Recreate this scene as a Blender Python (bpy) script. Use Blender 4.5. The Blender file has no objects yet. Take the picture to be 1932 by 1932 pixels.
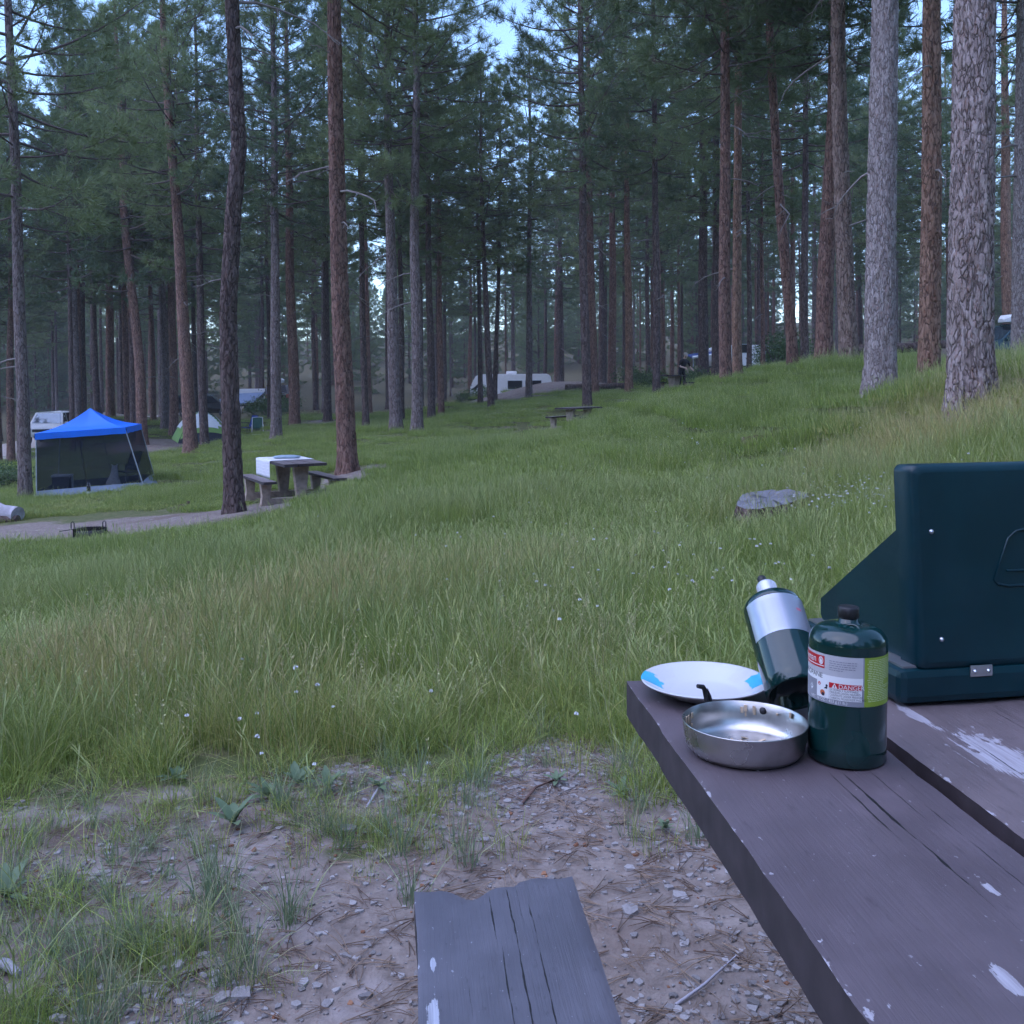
import bpy, bmesh, math, random
import numpy as np
from mathutils import Vector, Matrix, Euler
random.seed(7); RNG = np.random.default_rng(7)
scene = bpy.context.scene
COL = scene.collection
PI = math.pi

# ---------------------------------------------------------------- camera
FX = 0.97 * 1932; CXP = 966.0; PPV = 770.0          # focal length and principal point of the photograph, in its 1932-wide copy
CAM_H = 1.24; PITCH = math.radians(1.3); ROLL = math.radians(0.5)
cam_d = bpy.data.cameras.new('camera'); cam = bpy.data.objects.new('camera', cam_d); COL.objects.link(cam)
cam_d.sensor_fit = 'HORIZONTAL'; cam_d.sensor_width = 36; cam_d.lens = 36 * 0.97
cam_d.shift_y = -(966 - PPV) / 1932; cam_d.clip_start = 0.02; cam_d.clip_end = 2000
cam.location = (0, 0, CAM_H)
cam.rotation_euler = (Matrix.Rotation(PI / 2 - PITCH, 3, 'X') @ Matrix.Rotation(-ROLL, 3, 'Z')).to_euler()
scene.camera = cam
CM = np.array(cam.rotation_euler.to_matrix())

# ---------------------------------------------------------------- sky, sun, exposure
SUN_EL = math.radians(58.0); SUN_ROT = math.radians(245)
world = bpy.data.worlds.new('World'); scene.world = world; world.use_nodes = True
wn = world.node_tree.nodes; bg = wn['Background']
sky = wn.new('ShaderNodeTexSky'); sky.sky_type = 'NISHITA'; sky.sun_disc = False
sky.sun_elevation = SUN_EL; sky.sun_rotation = SUN_ROT
sky.air_density = 1.0; sky.dust_density = 0.8; sky.ozone_density = 4.0; sky.altitude = 1500
world.node_tree.links.new(sky.outputs[0], bg.inputs[0]); bg.inputs[1].default_value = 0.15
sun_d = bpy.data.lights.new('sun', 'SUN'); sun = bpy.data.objects.new('sun', sun_d); COL.objects.link(sun)
sun_d.energy = 1.3; sun_d.angle = math.radians(90); sun_d.color = (0.68, 0.68, 1.0)
sdir = Vector((math.sin(SUN_ROT) * math.cos(SUN_EL), math.cos(SUN_ROT) * math.cos(SUN_EL), math.sin(SUN_EL)))
sun.rotation_euler = sdir.to_track_quat('Z', 'Y').to_euler()
vs = scene.view_settings
vs.view_transform = 'Standard'; vs.look = 'None'; vs.gamma = 1.0; vs.exposure = 1.7
scene.cycles.use_denoising = True; scene.cycles.use_adaptive_sampling = True; scene.cycles.adaptive_threshold = .03; scene.cycles.adaptive_min_samples = 20; scene.cycles.volume_bounces = 1; scene.cycles.volume_max_steps = 64
scene.cycles.max_bounces = 4; scene.cycles.diffuse_bounces = 2; scene.cycles.glossy_bounces = 2
scene.cycles.transparent_max_bounces = 8; scene.cycles.transmission_bounces = 2
scene.cycles.caustics_reflective = False; scene.cycles.caustics_refractive = False

# ---------------------------------------------------------------- picture <-> place
def ray(u, v):
    """direction (forward component 1 along +Y) of a picture point"""
    d = CM @ np.array([(u - CXP) / FX, -(v - PPV) / FX, -1.0])
    return d / d[1]
def W(u, v, dist):
    d = ray(u, v) * dist; return Vector((d[0], d[1], CAM_H + d[2]))
def onz(u, v, z):
    d = ray(u, v); t = (z - CAM_H) / d[2]; return Vector((d[0] * t, d[1] * t, z))

# ---------------------------------------------------------------- mesh helpers
class MB:
    def __init__(s): s.v = []; s.f = []; s.m = []; s.sm = []
    def add(s, verts, faces, mat=0, smooth=False):
        o = len(s.v); s.v += [tuple(p) for p in verts]
        s.f += [tuple(i + o for i in f) for f in faces]; s.m += [mat] * len(faces); s.sm += [smooth] * len(faces)
        return s
    def box(s, c, size, M=None, mat=0, bev=0.0):
        x, y, z = [k / 2 for k in size]; c = Vector(c)
        if bev <= 0:
            vs_ = [Vector((a * x, b * y, e * z)) for e in (-1, 1) for b in (-1, 1) for a in (-1, 1)]
            fs = [(0, 2, 3, 1), (4, 5, 7, 6), (0, 1, 5, 4), (2, 6, 7, 3), (0, 4, 6, 2), (1, 3, 7, 5)]
        else:
            bm = bmesh.new(); bmesh.ops.create_cube(bm, size=1)
            for q in bm.verts: q.co = Vector((q.co.x * size[0], q.co.y * size[1], q.co.z * size[2]))
            bmesh.ops.bevel(bm, geom=bm.edges[:], offset=bev, segments=2, affect='EDGES', profile=.6)
            bm.verts.index_update()
            vs_ = [q.co.copy() for q in bm.verts]; fs = [[q.index for q in f.verts] for f in bm.faces]; bm.free()
        if M is not None: vs_ = [M @ q for q in vs_]
        return s.add([q + c for q in vs_], fs, mat)
    def tube(s, path, rad, sides=8, mat=0, caps=True, smooth=True):
        P = [Vector(p) for p in path]; n = len(P)
        if not hasattr(rad, '__len__'): rad = [rad] * n
        vs_, fs = [], []; up = None
        for i in range(n):
            t = (P[min(i + 1, n - 1)] - P[max(i - 1, 0)]).normalized()
            if up is None:
                a = Vector((0, 0, 1)) if abs(t.z) < .9 else Vector((1, 0, 0)); up = (a - t * a.dot(t)).normalized()
            else:
                up = (up - t * up.dot(t)); up = up.normalized() if up.length > 1e-6 else t.orthogonal().normalized()
            b = t.cross(up)
            for k in range(sides):
                a = 2 * PI * k / sides; vs_.append(P[i] + (up * math.cos(a) + b * math.sin(a)) * rad[i])
        for i in range(n - 1):
            for k in range(sides):
                k2 = (k + 1) % sides; fs.append((i * sides + k, i * sides + k2, (i + 1) * sides + k2, (i + 1) * sides + k))
        s.add(vs_, fs, mat, smooth)
        if caps:
            s.add([vs_[k] for k in range(sides)], [tuple(range(sides - 1, -1, -1))], mat)
            s.add([vs_[(n - 1) * sides + k] for k in range(sides)], [tuple(range(sides))], mat)
        return s
    def lathe(s, prof, seg=48, M=None, mat=0, smooth=True, a0=0.0, a1=2 * PI):
        full = abs(a1 - a0 - 2 * PI) < 1e-6; n = seg if full else seg + 1
        vs_, fs = [], []
        for (r, z) in prof:
            for k in range(n):
                a = a0 + (a1 - a0) * k / seg; vs_.append(Vector((r * math.cos(a), r * math.sin(a), z)))
        for i in range(len(prof) - 1):
            for k in range(seg):
                k2 = (k + 1) % n; fs.append((i * n + k, i * n + k2, (i + 1) * n + k2, (i + 1) * n + k))
        if M is not None: vs_ = [M @ q for q in vs_]
        return s.add(vs_, fs, mat, smooth)
    def prism(s, poly, z0, z1, M=None, mat=0):
        n = len(poly); vs_ = [Vector((x, y, z0)) for x, y in poly] + [Vector((x, y, z1)) for x, y in poly]
        fs = [tuple(range(n - 1, -1, -1)), tuple(range(n, 2 * n))] + [(i, (i + 1) % n, n + (i + 1) % n, n + i) for i in range(n)]
        if M is not None: vs_ = [M @ q for q in vs_]
        return s.add(vs_, fs, mat)
    def mesh(s, name, mats):
        me = bpy.data.meshes.new(name); me.from_pydata(s.v, [], s.f)
        for m in (mats if isinstance(mats, (list, tuple)) else [mats]): me.materials.append(m)
        me.polygons.foreach_set('material_index', s.m); me.polygons.foreach_set('use_smooth', s.sm)
        me.update(); return me
    def build(s, name, mats, parent=None, loc=None, rot=None):
        return link(name, s.mesh(name, mats), parent, loc, rot)
def link(name, data, parent=None, loc=None, rot=None, scale=None):
    o = bpy.data.objects.new(name, data); COL.objects.link(o)
    if parent: o.parent = parent
    if loc is not None: o.location = loc
    if rot is not None: o.rotation_euler = rot
    if scale is not None: o.scale = scale
    return o
def tag(o, label=None, cat=None, group=None, kind=None):
    if label: o['label'] = label
    if cat: o['category'] = cat
    if group: o['group'] = group
    if kind: o['kind'] = kind
    return o
def thing(name, label, cat, loc=(0, 0, 0), rot=(0, 0, 0), group=None):
    o = link(name, None, None, loc, rot); o.empty_display_size = .1
    return tag(o, label, cat, group)
def np_mesh(name, V, F, mats, mi=None, smooth=False):
    """V (n,3), F (m,3) triangles"""
    me = bpy.data.meshes.new(name); V = np.asarray(V, dtype=np.float32); F = np.asarray(F, dtype=np.int32)
    me.vertices.add(len(V)); me.vertices.foreach_set('co', V.ravel())
    me.loops.add(F.size); me.loops.foreach_set('vertex_index', F.ravel())
    me.polygons.add(len(F)); me.polygons.foreach_set('loop_start', np.arange(0, F.size, F.shape[1], dtype=np.int32))
    for m in mats: me.materials.append(m)
    if mi is not None: me.polygons.foreach_set('material_index', np.asarray(mi, dtype=np.int32))
    me.polygons.foreach_set('use_smooth', np.full(len(F), smooth))
    me.update(calc_edges=True); me.validate(); return me

# ---------------------------------------------------------------- material helpers
class NT:
    def __init__(s, name):
        s.mat = bpy.data.materials.new(name); s.mat.use_nodes = True; s.t = s.mat.node_tree
        s.b = s.t.nodes['Principled BSDF']; s.out = s.t.nodes['Material Output']
    def n(s, typ, **kw):
        q = s.t.nodes.new(typ)
        for k, v in kw.items(): setattr(q, k, v)
        return q
    def l(s, a, b): s.t.links.new(a, b)
    def val(s, sock, v):
        if isinstance(v, (int, float)): sock.default_value = v
        elif isinstance(v, (tuple, list)): sock.default_value = (*v, 1) if len(v) == 3 and sock.type == 'RGBA' else v
        else: s.l(v, sock)
    def math(s, op, a, b=0.0, c=0.0, clamp=False):
        q = s.n('ShaderNodeMath', operation=op, use_clamp=clamp)
        for i, k in enumerate((a, b, c)): s.val(q.inputs[i], k)
        return q.outputs[0]
    def coords(s, which='Object', scale=(1, 1, 1), rot=(0, 0, 0)):
        tc = s.n('ShaderNodeTexCoord'); mp = s.n('ShaderNodeMapping')
        mp.inputs['Scale'].default_value = scale; mp.inputs['Rotation'].default_value = rot
        s.l(tc.outputs[which], mp.inputs[0]); return mp.outputs[0]
    def pos(s): return s.n('ShaderNodeNewGeometry').outputs['Position']
    def sep(s, v):
        q = s.n('ShaderNodeSeparateXYZ'); s.l(v, q.inputs[0]); return q.outputs
    def noise(s, vec, scale=5, detail=4, rough=.55, dist=0.0):
        q = s.n('ShaderNodeTexNoise'); q.inputs['Scale'].default_value = scale; q.inputs['Detail'].default_value = detail
        q.inputs['Roughness'].default_value = rough; q.inputs['Distortion'].default_value = dist
        if vec is not None: s.l(vec, q.inputs['Vector'])
        return q.outputs[0]
    def voro(s, vec, scale=5, feature='F1', rand=1.0):
        q = s.n('ShaderNodeTexVoronoi', feature=feature); q.inputs['Scale'].default_value = scale
        q.inputs['Randomness'].default_value = rand; s.l(vec, q.inputs['Vector']); return q
    def ramp(s, fac, stops, interp='LINEAR'):
        q = s.n('ShaderNodeValToRGB'); q.color_ramp.interpolation = interp; e = q.color_ramp.elements
        while len(e) < len(stops): e.new(.5)
        for i, (p, c) in enumerate(stops):
            e[i].position = p; e[i].color = (*c, 1) if len(c) == 3 else c
        s.val(q.inputs[0], fac); return q.outputs[0]
    def step(s, x, a, b):
        q = s.n('ShaderNodeMapRange', interpolation_type='SMOOTHSTEP')
        s.val(q.inputs[0], x); q.inputs[1].default_value = a; q.inputs[2].default_value = b; return q.outputs[0]
    def mix(s, f, a, b, mode='MIX'):
        q = s.n('ShaderNodeMix', data_type='RGBA', blend_type=mode)
        s.val(q.inputs[0], f); s.val(q.inputs[6], a); s.val(q.inputs[7], b); return q.outputs[2]
    def bump(s, h, strength=.3, dist=.01):
        q = s.n('ShaderNodeBump'); q.inputs['Strength'].default_value = strength; q.inputs['Distance'].default_value = dist
        s.l(h, q.inputs['Height']); s.l(q.outputs[0], s.b.inputs['Normal'])
    def fin(s, col=None, rough=.8, metal=0.0, spec=.3):
        if col is not None: s.val(s.b.inputs['Base Color'], col)
        s.val(s.b.inputs['Roughness'], rough); s.b.inputs['Metallic'].default_value = metal
        s.b.inputs['Specular IOR Level'].default_value = spec; return s.mat

def plain(name, col, rough=.6, metal=0.0, var=.12, scale=9.0, spec=.4):
    t = NT(name); c = t.coords('Object'); f = t.noise(c, scale, 4)
    k = t.ramp(f, [(.3, tuple(x * (1 - var) for x in col)), (.7, tuple(min(1, x * (1 + var)) for x in col))])
    return t.fin(k, rough, metal, spec)

def bark(name, c_hi, c_lo, c_fis, scale=1.0, fine=False):
    """ponderosa bark: long plates parted by dark fissures"""
    t = NT(name); v = t.coords('Object', (1, 1, .32)); n1 = t.noise(v, 6 * scale, 5, .6)
    ad = t.n('ShaderNodeVectorMath', operation='ADD'); t.l(v, ad.inputs[0])
    sc = t.n('ShaderNodeVectorMath', operation='SCALE'); nz = t.n('ShaderNodeTexNoise'); nz.inputs['Scale'].default_value = 5 * scale
    t.l(v, nz.inputs['Vector']); t.l(nz.outputs['Color'], sc.inputs[0]); sc.inputs['Scale'].default_value = .13 / scale
    t.l(sc.outputs[0], ad.inputs[1])
    vo = t.voro(ad.outputs[0], 19 * scale, 'DISTANCE_TO_EDGE'); vc = t.voro(ad.outputs[0], 19 * scale, 'F1')
    fis = t.step(vo.outputs['Distance'], .0, .19)
    cell = t.sep(vc.outputs['Color'])[0]
    fl = t.noise(t.coords('Object', (1, 1, .45)), 60 * scale, 4, .65); st = t.noise(t.coords('Object', (1, 1, .07)), 26 * scale, 4, .6)
    mixv = t.math('ADD', t.math('MULTIPLY', cell, .5), t.math('MULTIPLY', fl, .7))
    base = t.mix(t.step(mixv, .25, .9), c_lo, c_hi)
    base = t.mix(t.math('MULTIPLY', t.step(t.noise(v, 31 * scale, 3), .52, .66), .55), base, tuple(x * y for x, y in zip(c_lo, (.95, .62, .5))))
    base = t.mix(t.step(n1, .45, .75), base, tuple(x * .6 + y * .4 for x, y in zip(c_lo, c_hi)))
    gap = t.math('MULTIPLY', t.math('SUBTRACT', 1.0, fis), t.step(t.noise(v, 15 * scale, 3), .36, .56)); gap = t.math('MAXIMUM', gap, t.math('MULTIPLY', t.step(st, .56, .68), .7))
    col = t.mix(t.math('MULTIPLY', gap, .78), base, c_fis)
    ks = t.voro(t.coords('Object', (1, 1, .7)), 1.9, 'F1'); sp = t.step(ks.outputs['Distance'], .085, .05)   # branch scars
    col = t.mix(t.math('MULTIPLY', sp, .8), col, tuple(x * .35 for x in c_fis))
    h = t.math('SUBTRACT', t.math('MULTIPLY', fl, .5), gap)
    t.bump(h, .9, .02 / scale)
    return t.fin(col, .92, 0, .12)
# ---------------------------------------------------------------- main pines: name these once, the ground is fitted to their feet
# (base u, base v, distance, trunk diameter at 1.5 m, [(u, v) up the stem], height, crown base, bark, dead branches, label)
T = []
def pine(u, v, d, dia, pts, h, cb, bk, nb, label): T.append((u, v, d, dia, pts, h, cb, bk, nb, label))
pine(42, 945, 27, .34, [(40, 740), (30, 480), (18, 200)], 22, 7.5, 'grey', 4, 'grey brown pine at the left edge standing beside the blue screen shelter')
pine(183, 778, 62, .42, [(172, 500), (160, 300)], 23, 7, 'dark', 2, 'slim dark pine rising behind the peak of the blue shelter roof')
pine(208, 790, 60, .52, [(206, 600), (200, 340)], 24, 8, 'red', 2, 'dark red pine rising behind the right slope of the blue shelter roof')
pine(268, 838, 47, .50, [(262, 700), (240, 480), (232, 400)], 22, 7, 'red', 2, 'leaning reddish pine just right of the blue screen shelter')
pine(310, 815, 58, .46, [(309, 700), (304, 480), (300, 300)], 23, 9, 'grey', 2, 'pale grey pine, left one of the pair behind the green dome tent')
pine(327, 822, 55, .48, [(326, 700), (320, 470), (316, 300)], 23, 10, 'red', 2, 'purplish pine, right one of the pair left of the green dome tent')
pine(358, 856, 41, .55, [(352, 740), (338, 500), (320, 250), (306, 60)], 23, 10, 'red', 5, 'stout reddish pine standing in front of the green dome tent')
pine(384, 846, 46, .40, [(380, 700), (375, 540), (372, 380)], 21, 8, 'dark', 2, 'thinner pine before the white fly of the dome tent')
pine(440, 966, 17, .32, [(430, 740), (426, 590), (436, 400), (447, 280), (435, 30)], 20, 9.5, 'dark', 7, 'dark crooked pine with scaly bark left of the cloth covered picnic table')
pine(509, 790, 62, .30, [(507, 640), (503, 500)], 22, 8, 'dark', 2, 'thin nearly black pine close behind the grey pine right of the camp chairs')
pine(521, 829, 41, .44, [(517, 640), (519, 480), (516, 300), (514, 90)], 22, 9, 'grey', 4, 'grey pine just right of the two camp chairs')
pine(555, 806, 51, .56, [(552, 680), (548, 560), (546, 480)], 23, 9, 'red', 2, 'brown pine behind the cloth covered picnic table')
pine(617, 795, 56, .42, [(616, 680), (614, 520)], 22, 8, 'dark', 2, 'dark pine half hidden on the left of the tall central reddish pine')
pine(656, 892, 23, .44, [(648, 740), (640, 590), (634, 370), (630, 150), (629, 0)], 24, 11, 'red', 8, 'tall reddish pine rooted at the right end of the cloth covered picnic table')
pine(690, 808, 44, .30, [(687, 700), (682, 560), (680, 400)], 21, 9, 'dark', 2, 'dark slim pine right behind the tall central reddish pine')
pine(748, 811, 38, .46, [(741, 640), (735, 430), (732, 300)], 22, 9, 'grey', 6, 'grey purple pine with dead curled branches left of centre')
pine(758, 795, 52, .30, [(757, 660), (754, 450)], 21, 8, 'dark', 2, 'thin dark pine tucked behind the grey purple pine left of centre')
pine(787, 813, 37, .42, [(785, 640), (782, 470), (783, 300), (784, 130)], 23, 10, 'grey', 4, 'straight brown grey pine, second of the three left of the white trailer')
pine(813, 797, 48, .38, [(812, 640), (808, 480)], 21, 8, 'dark', 2, 'dark pine, third of the row left of the white trailer')
pine(831, 786, 52, .32, [(830, 640), (829, 540)], 19, 9.5, 'red', 2, 'slender orange brown pine left of the white trailer')
pine(906, 764, 55, .28, [(906, 640), (902, 480)], 18.5, 7.5, 'dark', 2, 'thin dark pine before the left end of the white trailer')
pine(927, 775, 48, .32, [(920, 640), (912, 480), (908, 330)], 16.5, 7, 'dark', 2, 'leaning dark pine, left stem of the crossing pair before the white trailer')
pine(934, 761, 57, .28, [(936, 640), (942, 480)], 18.5, 8, 'dark', 2, 'thin pine crossing behind the leaning dark pine before the white trailer')
pine(998, 753, 57, .38, [(998, 640), (999, 480), (1000, 290)], 20, 9.5, 'grey', 3, 'slim pale pine standing on the bare mound before the white trailer')
pine(1055, 728, 80, .55, [(1055, 640), (1056, 500)], 23, 8, 'dark', 1, 'dark pine behind the bare mound right of the white trailer')
pine(1107, 774, 39, .36, [(1104, 640), (1100, 440), (1097, 200), (1095, 0)], 24, 9, 'dark', 5, 'tall dark pine behind the far picnic table, left stem of a close pair')
pine(1121, 744, 52, .46, [(1119, 640), (1112, 440), (1110, 230)], 24, 10, 'red', 3, 'tall brown pine, right stem of the close pair behind the far picnic table')
pine(1135, 728, 70, .45, [(1135, 640), (1134, 500)], 22, 8, 'dark', 1, 'dark pine just right of the close pair near the log barrier')
pine(1155, 734, 60, .50, [(1155, 640), (1156, 480)], 23, 9, 'red', 2, 'reddish pine behind the right half of the far log barrier')
pine(1187, 741, 52, .42, [(1186, 620), (1184, 470), (1183, 360)], 21, 10, 'orange', 3, 'bare orange brown pine at the right end of the far log barrier')
pine(1239, 747, 40, .30, [(1238, 600), (1237, 400), (1234, 200), (1233, 0)], 24, 9, 'dark', 4, 'thin tall dark pine left of the small picnic table by the camper')
pine(1222, 722, 70, .34, [(1222, 620), (1221, 500)], 21, 8, 'dark', 1, 'thin far pine left of the tall dark pine beside the small picnic table')
pine(1326, 717, 50, .52, [(1327, 620), (1327, 500)], 23, 8, 'dark', 2, 'dark pine splitting the camper awning from the camper')
pine(1351, 718, 48, .44, [(1352, 620), (1352, 500)], 23, 9, 'dark', 2, 'dark pine beside the camper, left of the brown twin pines')
pine(1370, 736, 27, .33, [(1368, 600), (1367, 400), (1368, 200), (1369, 0)], 22, 8.5, 'red', 5, 'front stem of the brown twin pines in front of the camper')
pine(1393, 718, 32, .31, [(1390, 600), (1390, 400), (1394, 200), (1396, 40)], 22, 9, 'orange', 4, 'rear orange stem of the brown twin pines in front of the camper')
pine(1414, 713, 46, .24, [(1414, 620), (1413, 500)], 19, 7, 'dark', 1, 'thin pine standing in front of the white side of the camper')
pine(1439, 700, 48, .22, [(1439, 620), (1438, 500)], 18, 7, 'red', 1, 'thin pine at the right end of the camper')
pine(1495, 698, 28, .30, [(1490, 600), (1478, 460), (1466, 280), (1455, 120), (1448, 0)], 22, 8.5, 'red', 6, 'curved leaning brown pine right of the camper')
pine(1517, 690, 40, .32, [(1518, 600), (1519, 500)], 20, 8, 'dark', 1, 'dark thin pine between the curved pine and the crossing pair')
pine(1554, 688, 26, .44, [(1560, 500), (1568, 330), (1573, 200)], 22, 8, 'red', 4, 'brown pine leaning right, rear of the crossing pair on the slope')
pine(1603, 684, 23, .40, [(1597, 560), (1591, 400), (1584, 220), (1581, 100), (1581, 0)], 23, 8.8, 'brown', 7, 'light brown pine leaning left, front of the crossing pair on the slope')
pine(1661, 748, 14.3, .42, [(1661, 600), (1664, 400), (1668, 200), (1671, 0)], 23, 9, 'palegrey', 4, 'stout pale grey pine with fine flaky bark on the right slope')
pine(1754, 727, 17.5, .36, [(1754, 600), (1757, 400), (1757, 200), (1757, 0)], 22, 9, 'orange', 7, 'orange brown pine between the two big grey pines on the right')
pine(1832, 770, 10.2, .43, [(1829, 640), (1831, 480), (1836, 300), (1838, 120), (1841, 0)], 23, 9, 'plate', 4, 'thickest pine with deeply fissured grey plates above the green stove')
pine(1904, 655, 46, .52, [(1900, 520), (1897, 400)], 21, 9, 'orange', 3, 'far orange pine above the parked dark vehicle on the right')
pine(1924, 690, 21, .34, [(1926, 500), (1929, 300), (1931, 100)], 22, 7, 'palegrey', 4, 'grey pine cut by the right edge of the picture')

# ---------------------------------------------------------------- terrain, fitted through points read off the photograph
ctrl = []
def gp(u, v, d): p = W(u, v, d); ctrl.append((p.x, p.y, p.z))
for t in T:
    if t[2] < 63: gp(t[0], t[1], t[2])
for a in [(545, 945, 19), (70, 938, 28), (272, 921, 28.6), (294, 913, 31), (375, 838, 52), (486, 818, 55), (75, 846, 57), (280, 787, 85), (430, 778, 84), (520, 774, 80),
          (150, 1016, 16), (300, 985, 17), (300, 1345, 4.0), (60, 1400, 3.6), (300, 1170, 7), (300, 1050, 12), (40, 1060, 13), (800, 1165, 6), (800, 1010, 10),
          (800, 910, 16), (790, 862, 22), (960, 781, 41), (980, 810, 37), (1030, 738, 63), (1090, 734, 66), (1000, 745, 60), (1100, 1010, 9), (1100, 895, 14), (1100, 826, 20), (1085, 814, 34),
          (1720, 862, 10), (1440, 972, 9), (1440, 852, 14), (1900, 910, 7.5), (1600, 1060, 6.5), (1500, 1150, 5.2), (1900, 702, 22), (1240, 818, 18), (1240, 775, 26),
          (1300, 735, 45), (1700, 692, 32), (1890, 692, 40), (960, 766, 85), (1400, 704, 70), (1300, 712, 75), (700, 778, 70), (1500, 690, 55), (200, 800, 75)]:
    gp(*a)
for x, y, z in [(0, 0, 0), (-1.2, 1, -.01), (1.5, 1, .03), (0, 2.4, 0), (.9, 2.8, .04), (-1.2, 2.4, -.01), (0, 3.2, .0), (-2.5, 2.6, -.03), (2.5, 3, .25), (3.5, 1.5, .3), (-3, 0, -.1), (0, -6, 0),
                (-12, -10, -1), (12, -10, 1), (-60, 0, -2), (60, 0, 3), (0, -60, 0), (-50, 110, -1.2), (0, 130, 1.2), (60, 120, 3.2), (-140, 180, 9), (140, 180, 13), (0, 190, 9), (0, 260, 17), (-70, 190, 8.5), (70, 190, 12), (-45, 130, 1.0), (-200, -100, 0), (200, -100, 1), (-45, 45, -2.2), (45, 45, 2.6), (-30, 20, -2), (28, 20, 2.2)]:
    ctrl.append((x, y, z))
CP = np.array(ctrl)
def _phi(r2): return 0.5 * r2 * np.log(r2 + 1e-9)
def _tps():
    # distances are compressed so that near detail and far hills fit one spline
    n = len(CP); q = _warp(CP[:, :2]); r2 = ((q[:, None] - q[None]) ** 2).sum(-1)
    A = np.zeros((n + 3, n + 3)); A[:n, :n] = _phi(r2) + np.eye(n) * .02; A[:n, n] = 1; A[:n, n + 1:] = q; A[n, :n] = 1; A[n + 1:, :n] = q.T
    return np.linalg.solve(A, np.concatenate([CP[:, 2], np.zeros(3)])), q
def _warp(p):
    r = np.sqrt((p ** 2).sum(-1, keepdims=True)) + 1e-6
    return p / r * np.log1p(r / 6.0) * 6.0
TW, TQ = _tps(); MND = (0.0, 0.0, 0.0)
def gz(x, y):
    """ground height at x, y (arrays or numbers)"""
    sc = np.isscalar(x); p = np.stack([np.atleast_1d(x), np.atleast_1d(y)], -1).astype(float); sh = p.shape[:-1]; p = p.reshape(-1, 2)
    r = np.sqrt((p ** 2).sum(-1)); k = np.minimum(1, 230 / np.maximum(r, 1e-6)); q = _warp(p * k[:, None])
    out = np.empty(len(q)); n = len(TQ)
    for i in range(0, len(q), 20000):
        qq = q[i:i + 20000]; r2 = ((qq[:, None] - TQ[None]) ** 2).sum(-1)
        out[i:i + 20000] = _phi(r2) @ TW[:n] + TW[n] + qq @ TW[n + 1:]
    out += MND[2] * np.exp(-((p[:, 0] - MND[0]) / 5.2) ** 2 - ((p[:, 1] - MND[1]) / 3.6) ** 2)
    out += .012 * np.sin(p[:, 0] * 3.1 + p[:, 1]) * np.cos(p[:, 1] * 2.3 - p[:, 0] * 1.7) * np.clip(r / 6, 0.2, 1)
    return float(out[0]) if sc else out.reshape(sh)
_r = ray(1032, 740) * 62; MND = (_r[0], _r[1], 1.42 - gz(float(_r[0]), float(_r[1])))      # the bare mound before the trailer
def G(u, d, dz=0.0):
    p = ray(u, 740) * d; return Vector((p[0], p[1], gz(float(p[0]), float(p[1])) + dz))
def hit(u, v, far=140.0):
    """where the line of sight meets the ground"""
    r = ray(u, v); t = np.concatenate([np.arange(.6, 20, .05), np.arange(20, far, .25)])
    z = CAM_H + r[2] * t - gz(r[0] * t, r[1] * t); i = np.where(z < 0)[0]
    k = t[i[0]] if len(i) else far
    return Vector((r[0] * k, r[1] * k, gz(float(r[0] * k), float(r[1] * k))))

# bare soil and gravel, as outlines on the ground
def poly(pts): return np.array([hit(u, v)[:2] for u, v in pts])
DIRT = [poly([(120, 1990), (300, 1850), (430, 1740), (385, 1600), (330, 1545), (480, 1545), (560, 1560), (700, 1590), (800, 1545), (880, 1480), (960, 1440), (1040, 1420), (1130, 1420), (1235, 1465), (1300, 1500), (1700, 1560), (1932, 1700), (1932, 1990)])]
DIRT[0] = np.concatenate([DIRT[0], np.array([[2.2, .2], [2.0, -3.], [-1.6, -3.], [-1.3, .4]])])
def band(pts):
    """a strip along ground points (u, distance), with half widths in metres"""
    out = []
    for (u0, d0, w0), (u1, d1, w1) in zip(pts[:-1], pts[1:]):
        for k in range(8):
            s = k / 8; p = G(u0 + (u1 - u0) * s, d0 + (d1 - d0) * s); out.append((p.x, p.y, w0 + (w1 - w0) * s))
    return np.array(out)
BANDS = [band([(-120, 18.4, 1.9), (60, 17.8, 1.6), (200, 17.1, 1.5), (330, 17.0, 1.6), (430, 17.4, 1.3), (540, 18.9, .8), (640, 20.4, .7), (690, 23.0, .8)]),
         band([(270, 45, 1.5), (320, 50, 2.2), (440, 54, 1.6), (520, 54, 1.8), (620, 56, 2.2)]), band([(945, 37, .3), (1030, 36, .4)])]
ROAD = [band([(-200, 62, 3.5), (20, 58, 4.0), (90, 62, 4.0), (240, 80, 3.0), (330, 90, 2.4), (460, 96, 2.4)])]
MOUND = [band([(965, 60.5, 3.0), (1030, 61, 4.2), (1100, 62, 3.2)])]
def pol_mask(P, x, y):
    ins = np.zeros(x.shape, bool); dmin = np.full(x.shape, 1e9); n = len(P)
    for i in range(n):
        (x0, y0), (x1, y1) = P[i], P[(i + 1) % n]
        c = ((y0 > y) != (y1 > y)) & (x < (x1 - x0) * (y - y0) / (y1 - y0 + 1e-12) + x0); ins ^= c
        ex, ey = x1 - x0, y1 - y0; t = np.clip(((x - x0) * ex + (y - y0) * ey) / (ex * ex + ey * ey + 1e-12), 0, 1)
        dmin = np.minimum(dmin, np.hypot(x - x0 - t * ex, y - y0 - t * ey))
    return np.where(ins, dmin, -dmin)
def wob(x, y, s): return .5 * np.sin(x * 2.1 * s + 1.3 * np.sin(y * 1.7 * s)) + .5 * np.sin(y * 2.7 * s + 1.9 * np.sin(x * 1.3 * s + 2))
def sstep(a, b, x): t = np.clip((x - a) / (b - a), 0, 1); return t * t * (3 - 2 * t)
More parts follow.
